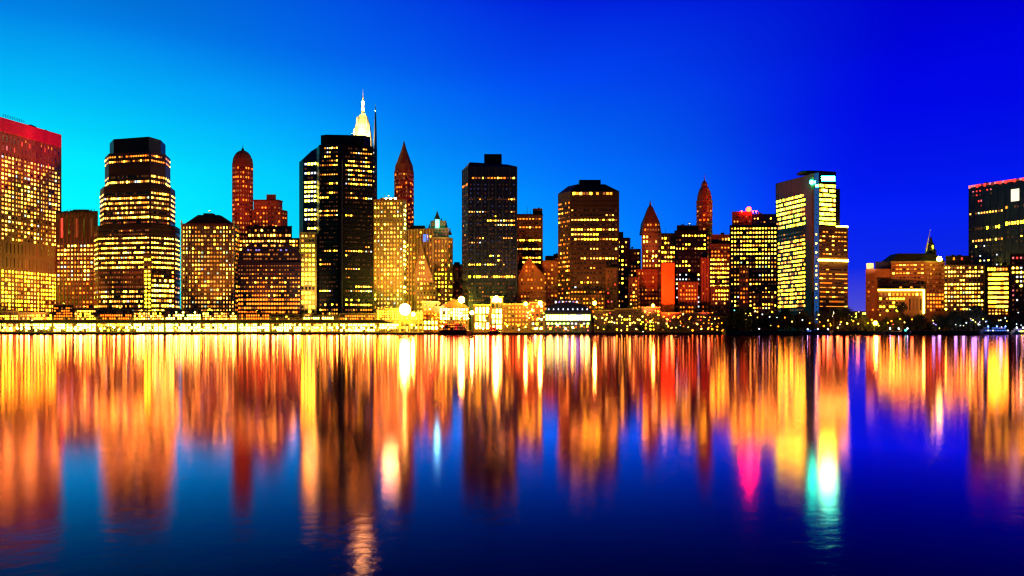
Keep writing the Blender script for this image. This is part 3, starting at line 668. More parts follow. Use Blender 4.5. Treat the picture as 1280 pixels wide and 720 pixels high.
# --- 28 brick complex, right
b = Building('brick_hall', 'wide brick red hall with dark hipped roof and lit frame on its front', 'building', 1140, 905)
b.tier([(1114, 908), (1157, 902), (1181, 908)], 327, None, 'red_brick', ref=905, bands=(5.6, .5, .3, 'dark_brick'), faces={
   0: [RB(329, 344, px=4, fy=5.2, pal='amber', p=.85, h=.4, w=.85), RB(344, 362, px=4, fy=5.6, pal='dim', p=.5, h=.35)], 1: [G(329, 366, px=4, fy=5.6, pal='dim', p=.6, w=.55, h=.45), G(366, 390, px=4, fy=5.2, pal='orange', p=.95, w=.8, h=.7)]}, cornice=(1, .6, 'tan_stone'))
m = MB(); z = lambda py: Z(py, 905)
m.loft([[(X(1113, 905), 906, z(326.6)), (X(1182, 905), 906, z(326.6)), (X(1182, 905), 938, z(326.6)), (X(1115, 905), 938, z(326.6))],
        [(X(1126, 905), 912, z(316)), (X(1172, 905), 912, z(316)), (X(1172, 905), 930, z(316)), (X(1126, 905), 930, z(316))]], 'roof_dark'); b.part('roof', m)
b.done()
b = Building('brick_wing', 'lower brick wing with dark setback left of the brick red hall', 'building', 1100, 915)
b.tier([(1082, 918), (1095, 912), (1116, 912)], 336, None, 'red_brick', ref=912, faces={-1: [G(350, 390, px=4, fy=5.6, pal='redglow', p=.5, w=.5, h=.4)]})
b.tier([(1083, 920), (1092, 918)], 329, 336.2, 'white_clad', back=12, part='lit_turret')
b.tier([(1094, 920), (1114, 920)], 327, 336.2, 'slate_blue', back=16, part='penthouse')
b.done()
b = Building('framed_annex', 'yellow glowing annex with bright frame before the brick red hall', 'building', 1127, 880)
b.tier([(1098, 880), (1155, 880)], 362, None, 'brown_stone', back=10, cornice=(.7, .4, 'pale_stone'), faces={0: [G(364, 372, px=5, fy=6, pal='amber', p=.8, w=.7, h=.5), RB(371, 391, px=4, fy=5.4, pal='gold', p=.9, h=.55, w=.8, u=(0, .62)), G(370, 391, px=5, fy=21, pal='gold', p=1, w=.5, h=.92, u=(.62, 1))]})
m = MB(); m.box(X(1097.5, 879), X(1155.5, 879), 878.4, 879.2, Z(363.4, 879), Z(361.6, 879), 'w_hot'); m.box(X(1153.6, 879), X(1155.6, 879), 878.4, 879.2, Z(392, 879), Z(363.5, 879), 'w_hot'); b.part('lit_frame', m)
b.done()
# cupola with spire
t = thing('spire_cupola', 'pale pointed spire with dark cupola on the brick hall roof', 'spire', (X(1163, 925), 925, Z(318, 925)))
m = MB(); z = lambda py: Z(py, 925); m.lathe(X(1163.5, 925), 925, [(6.2, z(318)), (6, z(313)), (4.2, z(311.5)), (3.6, z(305)), (2.0, z(303)), (1.6, z(299)), (.4, z(296))], 'iron', 8); m.build('cupola', t)
m = MB(); m.tube((X(1156.5, 920), 919, z(317)), (X(1162.4, 920), 919, z(287)), 1.1, .15, 'boat_white', 6); m.build('pole', t)
m = MB(); m.lathe(X(1163.5, 925), 920.6, [(.6, z(311)), (.7, z(308)), (.2, z(307))], 'w_gold', 6); m.build('lantern', t)
# --- 29
b = Building('lattice_block', 'pale yellow lit block with dense window rows right of the brick hall', 'office block', 1206, 895)
b.tier([(1180, 898), (1231, 892)], 331, None, 'brown_stone', ref=895, ribs=(5, .5, .3, 'tan_stone'), faces={0: [RB(332, 389, px=3.4, fy=5.4, pal='bright', p=.9, rv=.08, h=.52, w=.8)]})
b.tier([(1182, 905), (1213, 903)], 319.5, 331.2, 'roof_dark', ref=903, back=16, part='penthouse')
for px, mt in ((1193, 'w_orange'), (1203, 'w_red')):
    m = MB(); m.lathe(X(px, 900), 901, [(.2, Z(325, 900)), (.9, Z(324, 900)), (.9, Z(322.5, 900)), (.2, Z(321.5, 900))], mt, 8); b.part('warning_lamp', m)
m = MB(); m.lathe(X(1173, 895), 893, [(.8, Z(327, 895)), (2.6, Z(325.6, 895)), (2.8, Z(323.5, 895)), (1.6, Z(321.4, 895)), (.3, Z(320.8, 895))], 'w_white', 12); b.part('roof_lamp', m)
b.done()
b = Building('striped_block', 'small block striped with solid amber floors near the right edge', 'office block', 1247, 885)
b.tier([(1233.5, 886), (1261.5, 884)], 332, None, 'brown_stone', ref=885, back=18, faces={0: [RB(333, 340, px=3.4, fy=6, pal='bright', p=.95, h=.6, w=.8), RB(340, 386, px=5, fy=6, pal='gold', p=1, rv=0, h=.62, w=1), G(386, 394, px=4, fy=5, pal='cream', p=.8, w=.6, h=.5)]}); b.done()
# --- 31 dark right tower
b = Building('black_glass_tower', 'dark blue glass tower with red roof edge at the right picture edge', 'skyscraper', 1260, 900)
b.tier([(1211, 932), (1256, 899), (1310, 862)], 233, None, 'navy_glass', ref=932, back=40, ribs=(9, .35, .4, 'slate_blue'), faces={
   0: [G(238, 248, px=4, fy=5, pal='rose', p=.5, w=.5, h=.4, u=(.05, .7)), RB(266, 270, px=3.4, fy=5, pal='mixed', p=.8, h=.7, w=.7), RB(283, 291, px=3.4, fy=6, pal='gold', p=.85, h=.55, w=.7), RB(299, 305, px=3.4, fy=6, pal='yellow', p=.7, h=.5, w=.7), G(306, 336, px=5, fy=6, pal='coolmix', p=.25, w=.4, h=.35), G(250, 262, px=4, fy=5, pal='red', p=.7, w=.6, h=.5, u=(.22, .42))],
   1: [RB(262, 268, px=3.4, fy=6, pal='gold', p=.95, h=.7, w=.8), RB(281, 288, px=3.4, fy=6, pal='gold', p=.95, h=.7, w=.8), G(292, 310, px=5, fy=6, pal='yellow', p=.15, w=.4, h=.35)]})
zt = Z(233, 932); pp = [(X(1211, 932), 932), (X(1256, 899), 899), (X(1310, 862), 862)]
m = MB()
for i in (0, 1):
    p0, p1 = Vector(pp[i]), Vector(pp[i+1]); d = (p1 - p0).normalized(); n = Vector((d.y, -d.x)); 
    k = 14
    for q in range(k):
        a = p0 + (p1 - p0) * (q / k); e = p0 + (p1 - p0) * ((q + .75) / k)
        m.prism([tuple(a + n*.7), tuple(e + n*.7), tuple(e - n*.1), tuple(a - n*.1)], zt - 1.6 - (q % 3 == 0) * 1, zt + .8, R.choice(['w_red', 'w_dimred', 'w_pink', 'w_red']), True)
b.part('roof_edge_light', m)
p0, p1 = Vector(pp[1]), Vector(pp[2]); d = (p1 - p0).normalized(); n = Vector((d.y, -d.x))
def on(px):     # where the sight line of a column meets this face
    k = (px - 640) / F; t = (k * p0.y - p0.x) / (d.x - k * d.y); return p0 + d * t
a, e = on(1264), on(1274); yy = a.y
m = MB(); m.prism([tuple(a + n*.5), tuple(e + n*.5), tuple(e - n*.1), tuple(a - n*.1)], Z(252, yy), Z(237, yy), 'panel_white', True); b.part('lit_panel', m)
b.done()
b = Building('rose_office', 'office block with pink and white window rows in front of the dark glass tower', 'office block', 1275, 872)
b.tier([(1262.5, 874), (1310, 868)], 317, None, 'dark_brick', ref=872, back=8, faces={0: [G(319, 332, px=4.4, fy=5.4, pal='red', p=.85, w=.6, h=.5), G(332, 360, px=4.4, fy=5.6, pal='pale', p=.75, w=.66, h=.5), G(360, 390, px=4.4, fy=5.6, pal='violet', p=.5, w=.5, h=.45)]}); b.done()
for px0, px1, top, Yb, pal, lab in ((692, 700, 318, 950, 'redglow', 'narrow dark infill block peeping out left of the bronze tower'), (640, 652, 318, 915, 'redglow', 'small red block at the right foot of the navy tower'), (786, 798, 346, 885, 'amber', 'low amber lit block below the stepped block'), (848, 872, 352, 882, 'orange', 'low orange lit block before the broad dark block'), (889, 912, 358, 880, 'yellow', 'low block with yellow windows below the yellow row block'), (940, 968, 366, 876, 'mixed', 'low dark block at the foot of the beacon building'), (712, 756, 368, 868, 'orange', 'low orange block behind the dark roofed pavilion')):
    b = Building('office_block', lab, 'office block', (px0 + px1) / 2, Yb)
    b.tier([(px0, Yb), (px1, Yb)], top, None, 'dark_brick', back=9, ribs=(4, .6, .3, 'red_brick'), cornice=(.8, .4, 'roof_dark'), faces={0: [G(top + 3, 392, px=3.7, fy=5, pal=pal, p=.7, w=.6, h=.5)]})
    b.done()
# far low blocks closing the gap at the right
b = Building('distant_block', 'low hazy white lit block far off between lime tower and brick wing', 'office block', 1068, 1300)
b.tier([(1056, 1300), (1084, 1300)], 389, None, 'tan_stone', faces={0: [G(390, 402, px=3, fy=4.5, pal='white', p=.7, w=.6, h=.5)]}); b.done()

# ------------------------------------------------------------------ low waterfront row (left half), under and above the viaduct
row = [(-12, 24, 389, 'yellow', 'below the red crowned tower'), (24, 66, 391, 'gold', 'with an orange door lamp near the left edge'), (66, 92, 382, 'orange', 'glowing orange, below the striped block'),
       (92, 121, 386, 'yellow', 'just left of the stepped tower'), (121, 166, 387, 'orange', 'below the left side of the stepped tower'), (166, 206, 389, 'bright', 'below the right side of the stepped tower'),
       (206, 252, 387, 'white', 'white lit, below the corner of the hipped roof block'), (252, 297, 389, 'bright', 'below the hipped roof block'), (297, 338, 391, 'orange', 'below the left of the arched building'),
       (338, 378, 393, 'gold', 'below the right of the arched building'), (378, 424, 394, 'white', 'below the yellow slab'), (424, 470, 392, 'amber', 'below the tallest dark tower'), (470, 500, 386, 'gold', 'at the right end of the viaduct'), (500, 529, 391, 'yellow', 'behind the very bright white floodlight mast')]
for i, (x0, x1, top, pal, where) in enumerate(row):
    b = Building('shop_building', 'low brightly lit waterfront building ' + where, 'shop', (x0 + x1) / 2, 836, 'low lit waterfront buildings behind the viaduct')
    b.tier([(x0 + .4, 836), (x1 - .4, 836)], top, None, 'brown_stone', back=14, ribs=((x1 - x0) / 5, .6, .3, 'tan_stone'), cornice=(.7, .35, 'tan_stone'), faces={0: [G(top + 1.5, 400, px=2.9, fy=3.4, pal=pal, p=.85, w=.8, h=.7), G(404.5, 414.5, px=3, fy=3.4, pal=R.choice(['white', 'bright', 'white']), p=.88, w=1.05, h=1.0)]})
    b.done()
# pier buildings in the middle
def pier_building(name, label, x0, x1, top, Yb, mat, zones, gable=0, back=14):
    b = Building(name, label, 'building', (x0 + x1) / 2, Yb)
    b.tier([(x0, Yb), (x1, Yb)], top, None, mat, back=back, faces={0: zones}, cornice=None if gable else (.7, .4, 'tan_stone'))
    if gable:
        m = MB(); z0, z1 = Z(top, Yb), Z(top - gable, Yb); xa, xb = X(x0, Yb), X(x1, Yb); xm = (xa + xb) / 2
        m.loft([[(xa - .5, Yb - .4, z0), (xb + .5, Yb - .4, z0), (xm, Yb - .4, z1)], [(xa - .5, Yb + back, z0), (xb + .5, Yb + back, z0), (xm, Yb + back, z1)]], mat, True, True); b.part('gable_roof', m)
    return b.done()
pier_building('market_hall', 'white floodlit gabled hall behind the red hulled ship', 549, 586, 384, 834, 'dark_brick', [G(385, 400, px=3.2, fy=4, pal='white', p=.92, w=.95, h=.95), G(401, 414, px=3.1, fy=5, pal='orange', p=.6, w=.7, h=.6)], 11)
pier_building('colonnade_hall', 'white lit hall with tall bright columns right of the gabled hall', 592, 613, 381, 836, 'dark_brick', [G(383, 412, px=4.2, fy=9.6, pal='white', p=.92, w=.85, h=1.05)])
pier_building('lantern_hall', 'tall narrow white lit hall with bright top, right of the columned hall', 613, 629, 371, 838, 'dark_brick', [G(372, 412, px=4, fy=6.6, pal='white', p=.95, w=1.0, h=1.0)])
pier_building('brick_warehouse', 'low orange lit brick warehouse left of the dark roofed pavilion', 629, 662, 380, 838, 'dark_brick', [G(382, 413, px=4.4, fy=5.4, pal='orange', p=.85, w=.7, h=.6)])
pier_building('corner_shop', 'bright yellow shop front between warehouse and dark roofed pavilion', 662, 681, 378, 840, 'dark_brick', [G(380, 413, px=4.8, fy=6, pal='bright', p=.85, w=.75, h=.7)])
pier_building('red_row_house', 'dark red row house in the glow left of the gabled hall', 528, 549, 377, 845, 'red_brick', [G(379, 400, px=4.2, fy=5, pal='orange', p=.8, w=.6, h=.6), G(400, 413, px=4.4, fy=6, pal='white', p=.9, w=.8, h=.8)])
for i, (x0, x1, top, pal, lab) in enumerate([(742, 768, 388, 'yellow', 'low dark shed with yellow lights right of the dark roofed pavilion'), (768, 800, 386, 'yellow', 'long dark shed with two rows of yellow lights below the stepped block'),
      (800, 826, 384, 'gold', 'dark shed with a bright lamp below the pyramid tower'), (826, 848, 391, 'gold', 'small lit kiosk below the orange red slab'), (848, 892, 391, 'orange', 'low orange lit shed below the slim red tower'), (892, 910, 396, 'amber', 'last small shed before the dark trees')]):
    pier_building('pier_shed', lab, x0 + .5, x1 - .5, top, 838, 'plum_panel', [G(top + 3, 414, px=3.1, fy=4.2, pal=pal, p=.30, rv=.3, w=.6, h=.42, ft=.2)])
# pavilion with dark barrel roof
b = Building('pier_pavilion', 'pier pavilion with dark navy barrel roof and bright white window band', 'pavilion', 709, 822)
b.tier([(681, 822), (739, 822)], 391, None, 'slate_blue', back=26, faces={0: [G(392, 402, px=3.6, fy=9.5, pal='icy', p=1, w=1.1, h=.95), G(402, 407, px=5, fy=4.6, pal='icy', p=.7, w=.7, h=.5), G(407, 415, px=5, fy=4, pal='red', p=.7, w=.5, h=.5)]})
m = MB(); ring = []
for k in range(15):
    t = k / 14; px = 680 + 60 * t; ring.append((X(px, 821), Z(391 - 13.5 * math.sin(PI * t) ** .45, 821)))
m.loft([[(x, 821, z) for x, z in ring], [(x, 848, z) for x, z in ring]], 'navy_glass', True, True); b.part('barrel_roof', m)
for k in range(9):
    m = MB(); px = 686 + k * 6; m.lathe(X(px, 820), 820.4, [(.15, Z(387.6, 820)), (.55, Z(387, 820)), (.55, Z(386, 820)), (.15, Z(385.5, 820))], 'w_cool', 8); b.part('eave_lamp', m)
for k in range(7):
    m = MB(); px = 695 + k * 4.4; m.lathe(X(px, 820), 824, [(.3, Z(379, 820)), (.8, Z(378, 820)), (.8, Z(376.5, 820)), (.2, Z(376, 820))], 'w_violet' if k % 2 else 'w_cool', 8); b.part('roof_lamp', m)
b.done()

# ------------------------------------------------------------------ ground, quay, water
def structure(name, mb):
    o = mb.build(name); o['kind'] = 'structure'; return o
m = MB(); m.face([(-6000, 801, GZ - .2), (6000, 801, GZ - .2), (6000, 9000, GZ - .2), (-6000, 9000, GZ - .2)], 'asphalt'); structure('ground', m)
m = MB(); m.box(-1500, 1500, 800, 803, -4, GZ, 'quay_stone')
structure('quay', m)
m = MB(); m.box(-1500, 1500, 799.4, 800, GZ - .9, GZ + .25, 'iron'); structure('quay_kerb', m)
m = MB(); m.box(X(905, 792), X(1400, 792), 786, 800, -4, 3.4, 'quay_stone'); structure('pier', m)

mw, N, L, P = new_mat('river_water')
tc = N.new('ShaderNodeTexCoord')
def wave(scale, sx, sy, detail, rough=.5):
    mp = N.new('ShaderNodeMapping'); mp.inputs['Scale'].default_value = (sx, sy, 1); L.new(tc.outputs['Object'], mp.inputs['Vector'])
    n = N.new('ShaderNodeTexNoise'); n.inputs['Scale'].default_value = scale; n.inputs['Detail'].default_value = detail; n.inputs['Roughness'].default_value = rough
    L.new(mp.outputs['Vector'], n.inputs['Vector']); return n.outputs['Fac']
w1 = wave(2.2, 1, 1.3, 3); w2 = wave(.35, 1, 1.2, 2)
ad = N.new('ShaderNodeMath'); ad.operation = 'MULTIPLY_ADD'; L.new(w2, ad.inputs[0]); ad.inputs[1].default_value = 3.0; L.new(w1, ad.inputs[2])
sp = N.new('ShaderNodeSeparateXYZ'); L.new(tc.outputs['Object'], sp.inputs[0])
fade = N.new('ShaderNodeMapRange'); fade.inputs['From Min'].default_value = 8; fade.inputs['From Max'].default_value = 20; fade.inputs['To Min'].default_value = .15; fade.inputs['To Max'].default_value = .0
fade.interpolation_type = 'SMOOTHSTEP'
L.new(sp.outputs['Y'], fade.inputs['Value'])
bp = N.new('ShaderNodeBump'); bp.inputs['Distance'].default_value = .06; L.new(fade.outputs['Result'], bp.inputs['Strength']); L.new(ad.outputs[0], bp.inputs['Height'])
N.remove(P); OUT = [n for n in N if n.type == 'OUTPUT_MATERIAL'][0]
WT = (1.0, .37, .85, 1)                                   # reflection colour set here: green held down so mirrored lights turn orange
def gl(dist, rough, col):
    g = N.new('ShaderNodeBsdfGlossy'); g.distribution = dist; L.new(rg.outputs['Result'], g.inputs['Roughness']) if rough < .15 else setattr(g.inputs['Roughness'], 'default_value', rough); g.inputs['Color'].default_value = col
    L.new(bp.outputs['Normal'], g.inputs['Normal']); return g.outputs[0]
rg = N.new('ShaderNodeMapRange'); rg.interpolation_type = 'SMOOTHSTEP'; rg.inputs['From Min'].default_value = 9; rg.inputs['From Max'].default_value = 34; rg.inputs['To Min'].default_value = .125; rg.inputs['To Max'].default_value = .10
L.new(sp.outputs['Y'], rg.inputs['Value'])
def mixs(f, a, b):
    n = N.new('ShaderNodeMixShader')
    if isinstance(f, float): n.inputs[0].default_value = f
    else: L.new(f, n.inputs[0])
    L.new(a, n.inputs[1]); L.new(b, n.inputs[2]); return n.outputs[0]
df = N.new('ShaderNodeBsdfDiffuse'); df.inputs['Color'].default_value = (0, .0008, .01, 1)
fr = N.new('ShaderNodeFresnel'); fr.inputs['IOR'].default_value = 1.33
def mth(op, a, v):
    n = N.new('ShaderNodeMath'); n.operation = op; L.new(a, n.inputs[0]); n.inputs[1].default_value = v; return n.outputs[0]
rf = mth('MINIMUM', mth('MULTIPLY', mth('POWER', fr.outputs[0], 3.2), 12.5), .97)
L.new(mixs(rf, df.outputs[0], mixs(.02, gl('BECKMANN', .10, WT), gl('BECKMANN', .2, WT))), OUT.inputs['Surface'])
MATS['river_water'] = mw
m = MB(); m.face([(-6000, -400, 0), (6000, -400, 0), (6000, 800, 0), (-6000, 800, 0)], 'river_water'); structure('water', m)

# ------------------------------------------------------------------ viaduct
t = thing('elevated_road', 'long dark elevated road on columns along the left waterfront', 'viaduct', (X(240, 812), 812, GZ))
xa, xb = X(-60, 812), X(492, 812)
m = MB(); m.box(xa, xb - 9, 806, 819, 11.6, 13.8, 'iron')
m.loft([[(xb - 9, 806, 11.6), (xb - 9, 819, 11.6), (xb - 9, 819, 13.8), (xb - 9, 806, 13.8)], [(xb + 4, 806, 10.6), (xb + 4, 819, 10.6), (xb + 4, 819, 11.2), (xb + 4, 806, 11.2)]], 'iron'); m.build('deck', t)
m = MB(); m.box(xa, xb - 9, 805.4, 806, 11.5, 14.4, 'black_steel'); m.build('parapet', t)
x = xa + 6
while x < xb - 6:
    m = MB(); m.tube((x, 812, GZ - .1), (x, 812, 10.9), .55, .55, 'iron', 8); m.box(x - .6, x + .6, 806.5, 818.5, 10.9, 11.59, 'iron'); m.build('column', t); x += 22

# ------------------------------------------------------------------ lamps
def street_lamp(mat, h, r):
    key = (mat, round(h, 1), r)
    if key not in street_lamp.c:
        p = MB(); p.lathe(0, 0, [(.3, 0), (.22, .6), (.12, .8), (.09, h - r)], 'iron', 6)
        g = MB(); g.lathe(0, 0, [(r * .35, h - r), (r * .85, h - r * .6), (r, h), (r * .8, h + r * .6), (r * .2, h + r)], mat, 10)
        street_lamp.c[key] = (p.mesh('pole'), g.mesh('lamp_globe'))
    return street_lamp.c[key]
street_lamp.c = {}
def put_lamp(px, py, Y, mat, r, label, group, light=None, base=GZ):
    h = Z(py, Y) - base; h = round(h, 1)
    pm, gm = street_lamp(mat, h, r); x = X(px, Y)
    t = thing('street_lamp', label, 'street lamp', (x, Y, base), group)
    for n, me in (('pole', pm), ('lamp_globe', gm)):
        o = bpy.data.objects.new(n, me); COL.objects.link(o); o.parent = t
    if light: lamp_light(t, (x, Y, base + h + r + .6), light[0], light[1] * (.8 if px < 500 else .4), 1.5)
    return t
WARM = (1, .52, .05)
for n_, c_, k_ in (('cool', (.70, .85, 1), 9), ('warm', (1, .6, .06), 22), ('white', (1, .8, .4), 12), ('orange', (1, .22, .005), 22), ('red', (1, .03, .02), 8), ('violet', (.5, .3, 1), 8), ('blue', (.12, .25, 1), 8), ('teal', (.1, .9, .7), 8)): glow_mat('dot_' + n_, c_, k_, sample=True, var=0)
k = 0
for px in range(4, 492, 8):
    mat = R.choice(['lamp_warm', 'lamp_warm', 'lamp_white', 'lamp_white']); 
    put_lamp(px + R.uniform(-2.5, 2.5), R.uniform(408.5, 412), 803.8, mat, R.choice([.6, .7, .8, .9, 1.0]), 'small globe lamp in the bright row along the quay under the viaduct', 'globe lamps along the quay under the viaduct', (WARM, 9000) if k % 3 == 0 else None); k += 1
mid = [(553, 'white'), (562, 'white'), (571, 'white'), (580, 'white'), (597, 'white'), (604, 'white'), (617, 'white'), (623, 'white'), (634, 'warm'), (648, 'orange'), (657, 'warm'), (669, 'white'), (676, 'white'), (688, 'orange'), (697, 'white'), (707, 'white'), (716, 'white'), (727, 'warm'), (734, 'orange')]
for px, c in mid:
    put_lamp(px, R.uniform(406, 411), 804, 'lamp_' + c, .7, 'small globe lamp on the bright middle quay by the white halls', 'globe lamps on the middle quay', (WARM, 9000))
for px, py, c in [(745, 397, 'warm'), (754, 398, 'warm'), (753, 406, 'orange'), (766, 397, 'warm'), (772, 397, 'warm'), (779, 397, 'warm'), (788, 397, 'white'), (768, 405, 'white'), (790, 406, 'warm'), (801, 399, 'warm'), (801, 412, 'white'), (810, 400, 'warm'), (810, 407, 'warm'), (817, 411, 'orange'), (822, 407, 'warm'), (832, 400, 'orange'), (838, 399, 'warm'), (838, 411, 'warm'), (843, 410, 'warm'), (850, 409, 'white'), (858, 410, 'warm'), (866, 411, 'orange'), (878, 409, 'warm'), (883, 411, 'warm'), (890, 411, 'orange'), (853, 399, 'orange'), (862, 400, 'orange'), (872, 398, 'orange'), (886, 400, 'orange'), (897, 412, 'warm'), (902, 412, 'orange')]:
    put_lamp(px + R.uniform(-3, 3), py + R.uniform(-3, 3), 806 + R.random() * 8, 'dot_' + c, R.choice([.3, .4, .55, .7]), 'small lamp among the scattered lights on the dark quay of sheds', 'lamps among the dark sheds', (((1, .3, .05) if c == 'orange' else WARM), 5000) if R.random() < .2 else None)
for i in range(44):
    px = R.uniform(536, 684); py = min(412, max(376, R.gauss(397, 9)))
    put_lamp(px, py, 806 + R.random() * 9, 'lamp_' + R.choice(['white', 'warm', 'orange', 'orange']), R.choice([.3, .4, .55]), 'small lamp among the dense lights before the white and brick halls', 'dense lamps before the halls')
for i in range(40):
    px = R.uniform(742, 905); py = min(413, max(384, R.gauss(402, 7)))
    put_lamp(px, py, 806 + R.random() * 9, 'dot_' + R.choice(['warm', 'orange', 'orange', 'red', 'warm']), R.choice([.3, .4, .5, .65]), 'small lamp among the scattered lights on the dark quay of sheds', 'lamps among the dark sheds')
# tall bright lamps that stand out, heads enlarged to imitate their glare
def tall_lamp(px, py, Y, mat, r, label, rgb, watts, name='floodlight_mast'):
    t = thing(name, label, 'floodlight', (X(px, Y), Y, GZ)); x = X(px, Y); z = Z(py, Y)
    m = MB(); m.tube((x, Y, GZ - .1), (x, Y, z), .4, .22, 'iron', 8); m.build('mast', t)
    m = MB(); m.box(x - .4, x + .4, Y - .8, Y + .3, z - r * .3, z + r * .3, 'iron'); m.build('lamp_bracket', t)
    m = MB(); m.lathe(x, Y - r * .75, [(r*.12, z - r*.75), (r*.5, z - r*.6), (r*.72, z - r*.25), (r*.75, z + r*.1), (r*.6, z + r*.5), (r*.3, z + r*.72), (.1, z + r*.78)], mat, 14)
    m.build('lamp_head', t)
    lamp_light(t, (x, Y - r * 1.6, z), rgb, watts * (1.1 if px < 530 else .45), 1.5); return t
tall_lamp(507, 387, 826, 'lamp_white', 7.5, 'very bright white floodlight mast at the right end of the viaduct', (1, .55, .06), 150000)
tall_lamp(517, 393, 824, 'lamp_warm', 3.0, 'yellow floodlight mast right of the very bright white one', (1, .5, .05), 60000)
tall_lamp(577, 375, 826, 'lamp_white', 4.2, 'white floodlight mast above the gabled hall', (1, .55, .08), 120000)
tall_lamp(590, 391, 822, 'lamp_white', 2.6, 'white floodlight mast between the gabled and columned halls', (1, .55, .08), 90000)
tall_lamp(620, 374, 830, 'lamp_white', 4.0, 'white floodlight mast before the tall narrow white hall', (1, .55, .08), 140000)
tall_lamp(657, 380, 828, 'lamp_warm', 2.6, 'yellow floodlight mast before the orange warehouse', (1, .40, .08), 90000)
tall_lamp(675, 379, 828, 'lamp_warm', 3.0, 'yellow floodlight mast left of the dark roofed pavilion', (1, .45, .1), 110000)
tall_lamp(743, 379, 828, 'lamp_warm', 2.6, 'orange yellow floodlight mast right of the dark roofed pavilion', (1, .36, .06), 110000)
tall_lamp(816, 382, 828, 'lamp_warm', 2.0, 'yellow floodlight mast below the pyramid tower', (1, .35, .05), 40000)
tall_lamp(1093, 404, 800, 'lamp_warm', 2.6, 'orange yellow floodlight low in the trees below the brick wing', (1, .35, .05), 90000)
for px, py, c in [(1084, 405, 'orange'), (1088, 403, 'orange'), (1100, 405, 'warm'), (1107, 404, 'orange'), (1113, 402, 'orange'), (1119, 405, 'red'), (1126, 404, 'orange'), (1133, 403, 'warm'), (1138, 406, 'orange'), (1040, 405, 'orange'), (1047, 407, 'warm'), (1053, 404, 'orange'), (1058, 406, 'warm'), (1066, 404, 'orange'), (1074, 406, 'warm'), (1029, 407, 'orange'), (1024, 398, 'warm'), (1036, 397, 'warm')]:
    put_lamp(px + R.uniform(-3, 3), py + R.uniform(-7, 4), 797 - R.random()*8, 'dot_' + c, R.choice([.4, .5, .6]), 'small orange lamp glowing in front of the dark park trees', 'orange lamps before the park trees', ((1, .25, .03), 9000) if R.random() < .6 else None, 3.4)
for i in range(28):
    px = R.uniform(1160, 1279); py = R.gauss(402, 4.5) if px < 1225 else R.gauss(400, 6); py = min(411, max(388, py))
    put_lamp(px, py, 797 - R.random() * 9, 'dot_' + R.choice(['cool', 'cool', 'violet', 'white', 'warm', 'blue']), R.choice([.25, .3, .4]), 'small bluish or white lamp among the many along the dark quay at far right', 'bluish lamps on the far right quay', ((.6, .65, 1), 3000) if R.random() < .2 else None, 3.4)
for i in range(16):
    px = R.uniform(925, 1075); py = min(410, max(384, R.gauss(398, 6)))
    put_lamp(px, py, 797 - R.random() * 9, 'dot_' + R.choice(['cool', 'warm', 'white', 'orange', 'warm']), R.choice([.2, .25, .3]), 'tiny lamp scattered through the dark tree mass below the lime tower', 'tiny lamps below the lime tower', None, 3.4)
for px, py, c in [(938, 392, 'warm'), (944, 389, 'white'), (953, 393, 'cool'), (962, 396, 'cool'), (973, 408, 'orange'), (981, 397, 'orange'), (990, 402, 'warm'), (949, 411, 'cool'), (1003, 400, 'cool'), (1012, 404, 'orange'), (918, 388, 'teal')]:
    put_lamp(px, py, 799, 'dot_' + c, .45, 'tiny lamp scattered through the dark tree mass below the beacon building', 'tiny lamps in the dark trees', None, 3.4)

# floodlights that wash walls: a small housing with a lens and its lamp
def floodlight(px, py, Y, target, rgb, watts, label, angle=60, lens='w_hot'):
    x, z = X(px, Y), Z(py, Y)
    t = thing('floodlight', label, 'floodlight', (x, Y, z))
    m = MB(); m.box(x - .9, x + .9, Y - .5, Y + .5, z, z + 1.0, 'iron'); m.build('housing', t)
    m = MB(); m.box(x - .75, x + .75, Y - .3, Y + .3, z + 1.0, z + 1.12, lens); m.build('lens', t)
    spot(t, (x, Y, z + 1.6), target, rgb, watts, angle); return t
T = lambda px, py, Y: (X(px, Y), Y, Z(py, Y))
floodlight(440, 168.4, 885, T(447, 168, 1020), (1, .60, .14), 1.5e6, 'white floodlight on the roof of the tallest dark tower aimed at the spire', 26)
floodlight(446, 187, 1005, T(450, 150, 1024), (1, .64, .16), .5e6, 'warm floodlight on the ledge at the left foot of the white spire', 75)
floodlight(456, 187, 1005, T(453, 150, 1024), (1, .64, .16), .5e6, 'warm floodlight on the ledge at the right foot of the white spire', 75)
floodlight(8, 402, 806, T(14, 160, 872), (1, .03, .07), 6e6, 'red floodlight at the left end of the quay aimed up at the red crown', 17, 'w_red')
floodlight(48, 402, 806, T(58, 164, 918), (1, .03, .07), 6e6, 'red floodlight on the quay aimed at the right half of the red crown', 17, 'w_red')
floodlight(262, 264.6, 896, T(303, 240, 990), (1, .12, .05), .35e6, 'orange floodlight on the hipped roof aimed at the domed red tower', 60)
floodlight(345, 283.6, 935, T(338, 262, 990), (1, .22, .08), .12e6, 'orange floodlight on the roof of the lit mid block', 110)
floodlight(486, 245.8, 900, T(505, 235, 1000), (1, .10, .06), .2e6, 'red floodlight on the cream grid block roof', 60)
floodlight(835, 401, 812, T(835, 355, 872), (1, .09, .01), 1.1e6, 'orange floodlight at the foot of the blank orange red slab', 70)
floodlight(812, 392, 820, T(812, 360, 915), (1, .2, .04), .25e6, 'red orange floodlight at the foot of the pyramid tower', 60)
floodlight(527, 398, 822, T(530, 340, 874), (1, .6, .2), .22e6, 'warm floodlight below the pale gable front', 70)
floodlight(548, 398, 822, T(549, 330, 903), (1, .42, .1), .8e6, 'amber floodlight below the ornate tower', 60)
floodlight(862, 281, 908, T(880, 250, 955), (1, .12, .05), .06e6, 'red floodlight on the broad dark block roof', 80)
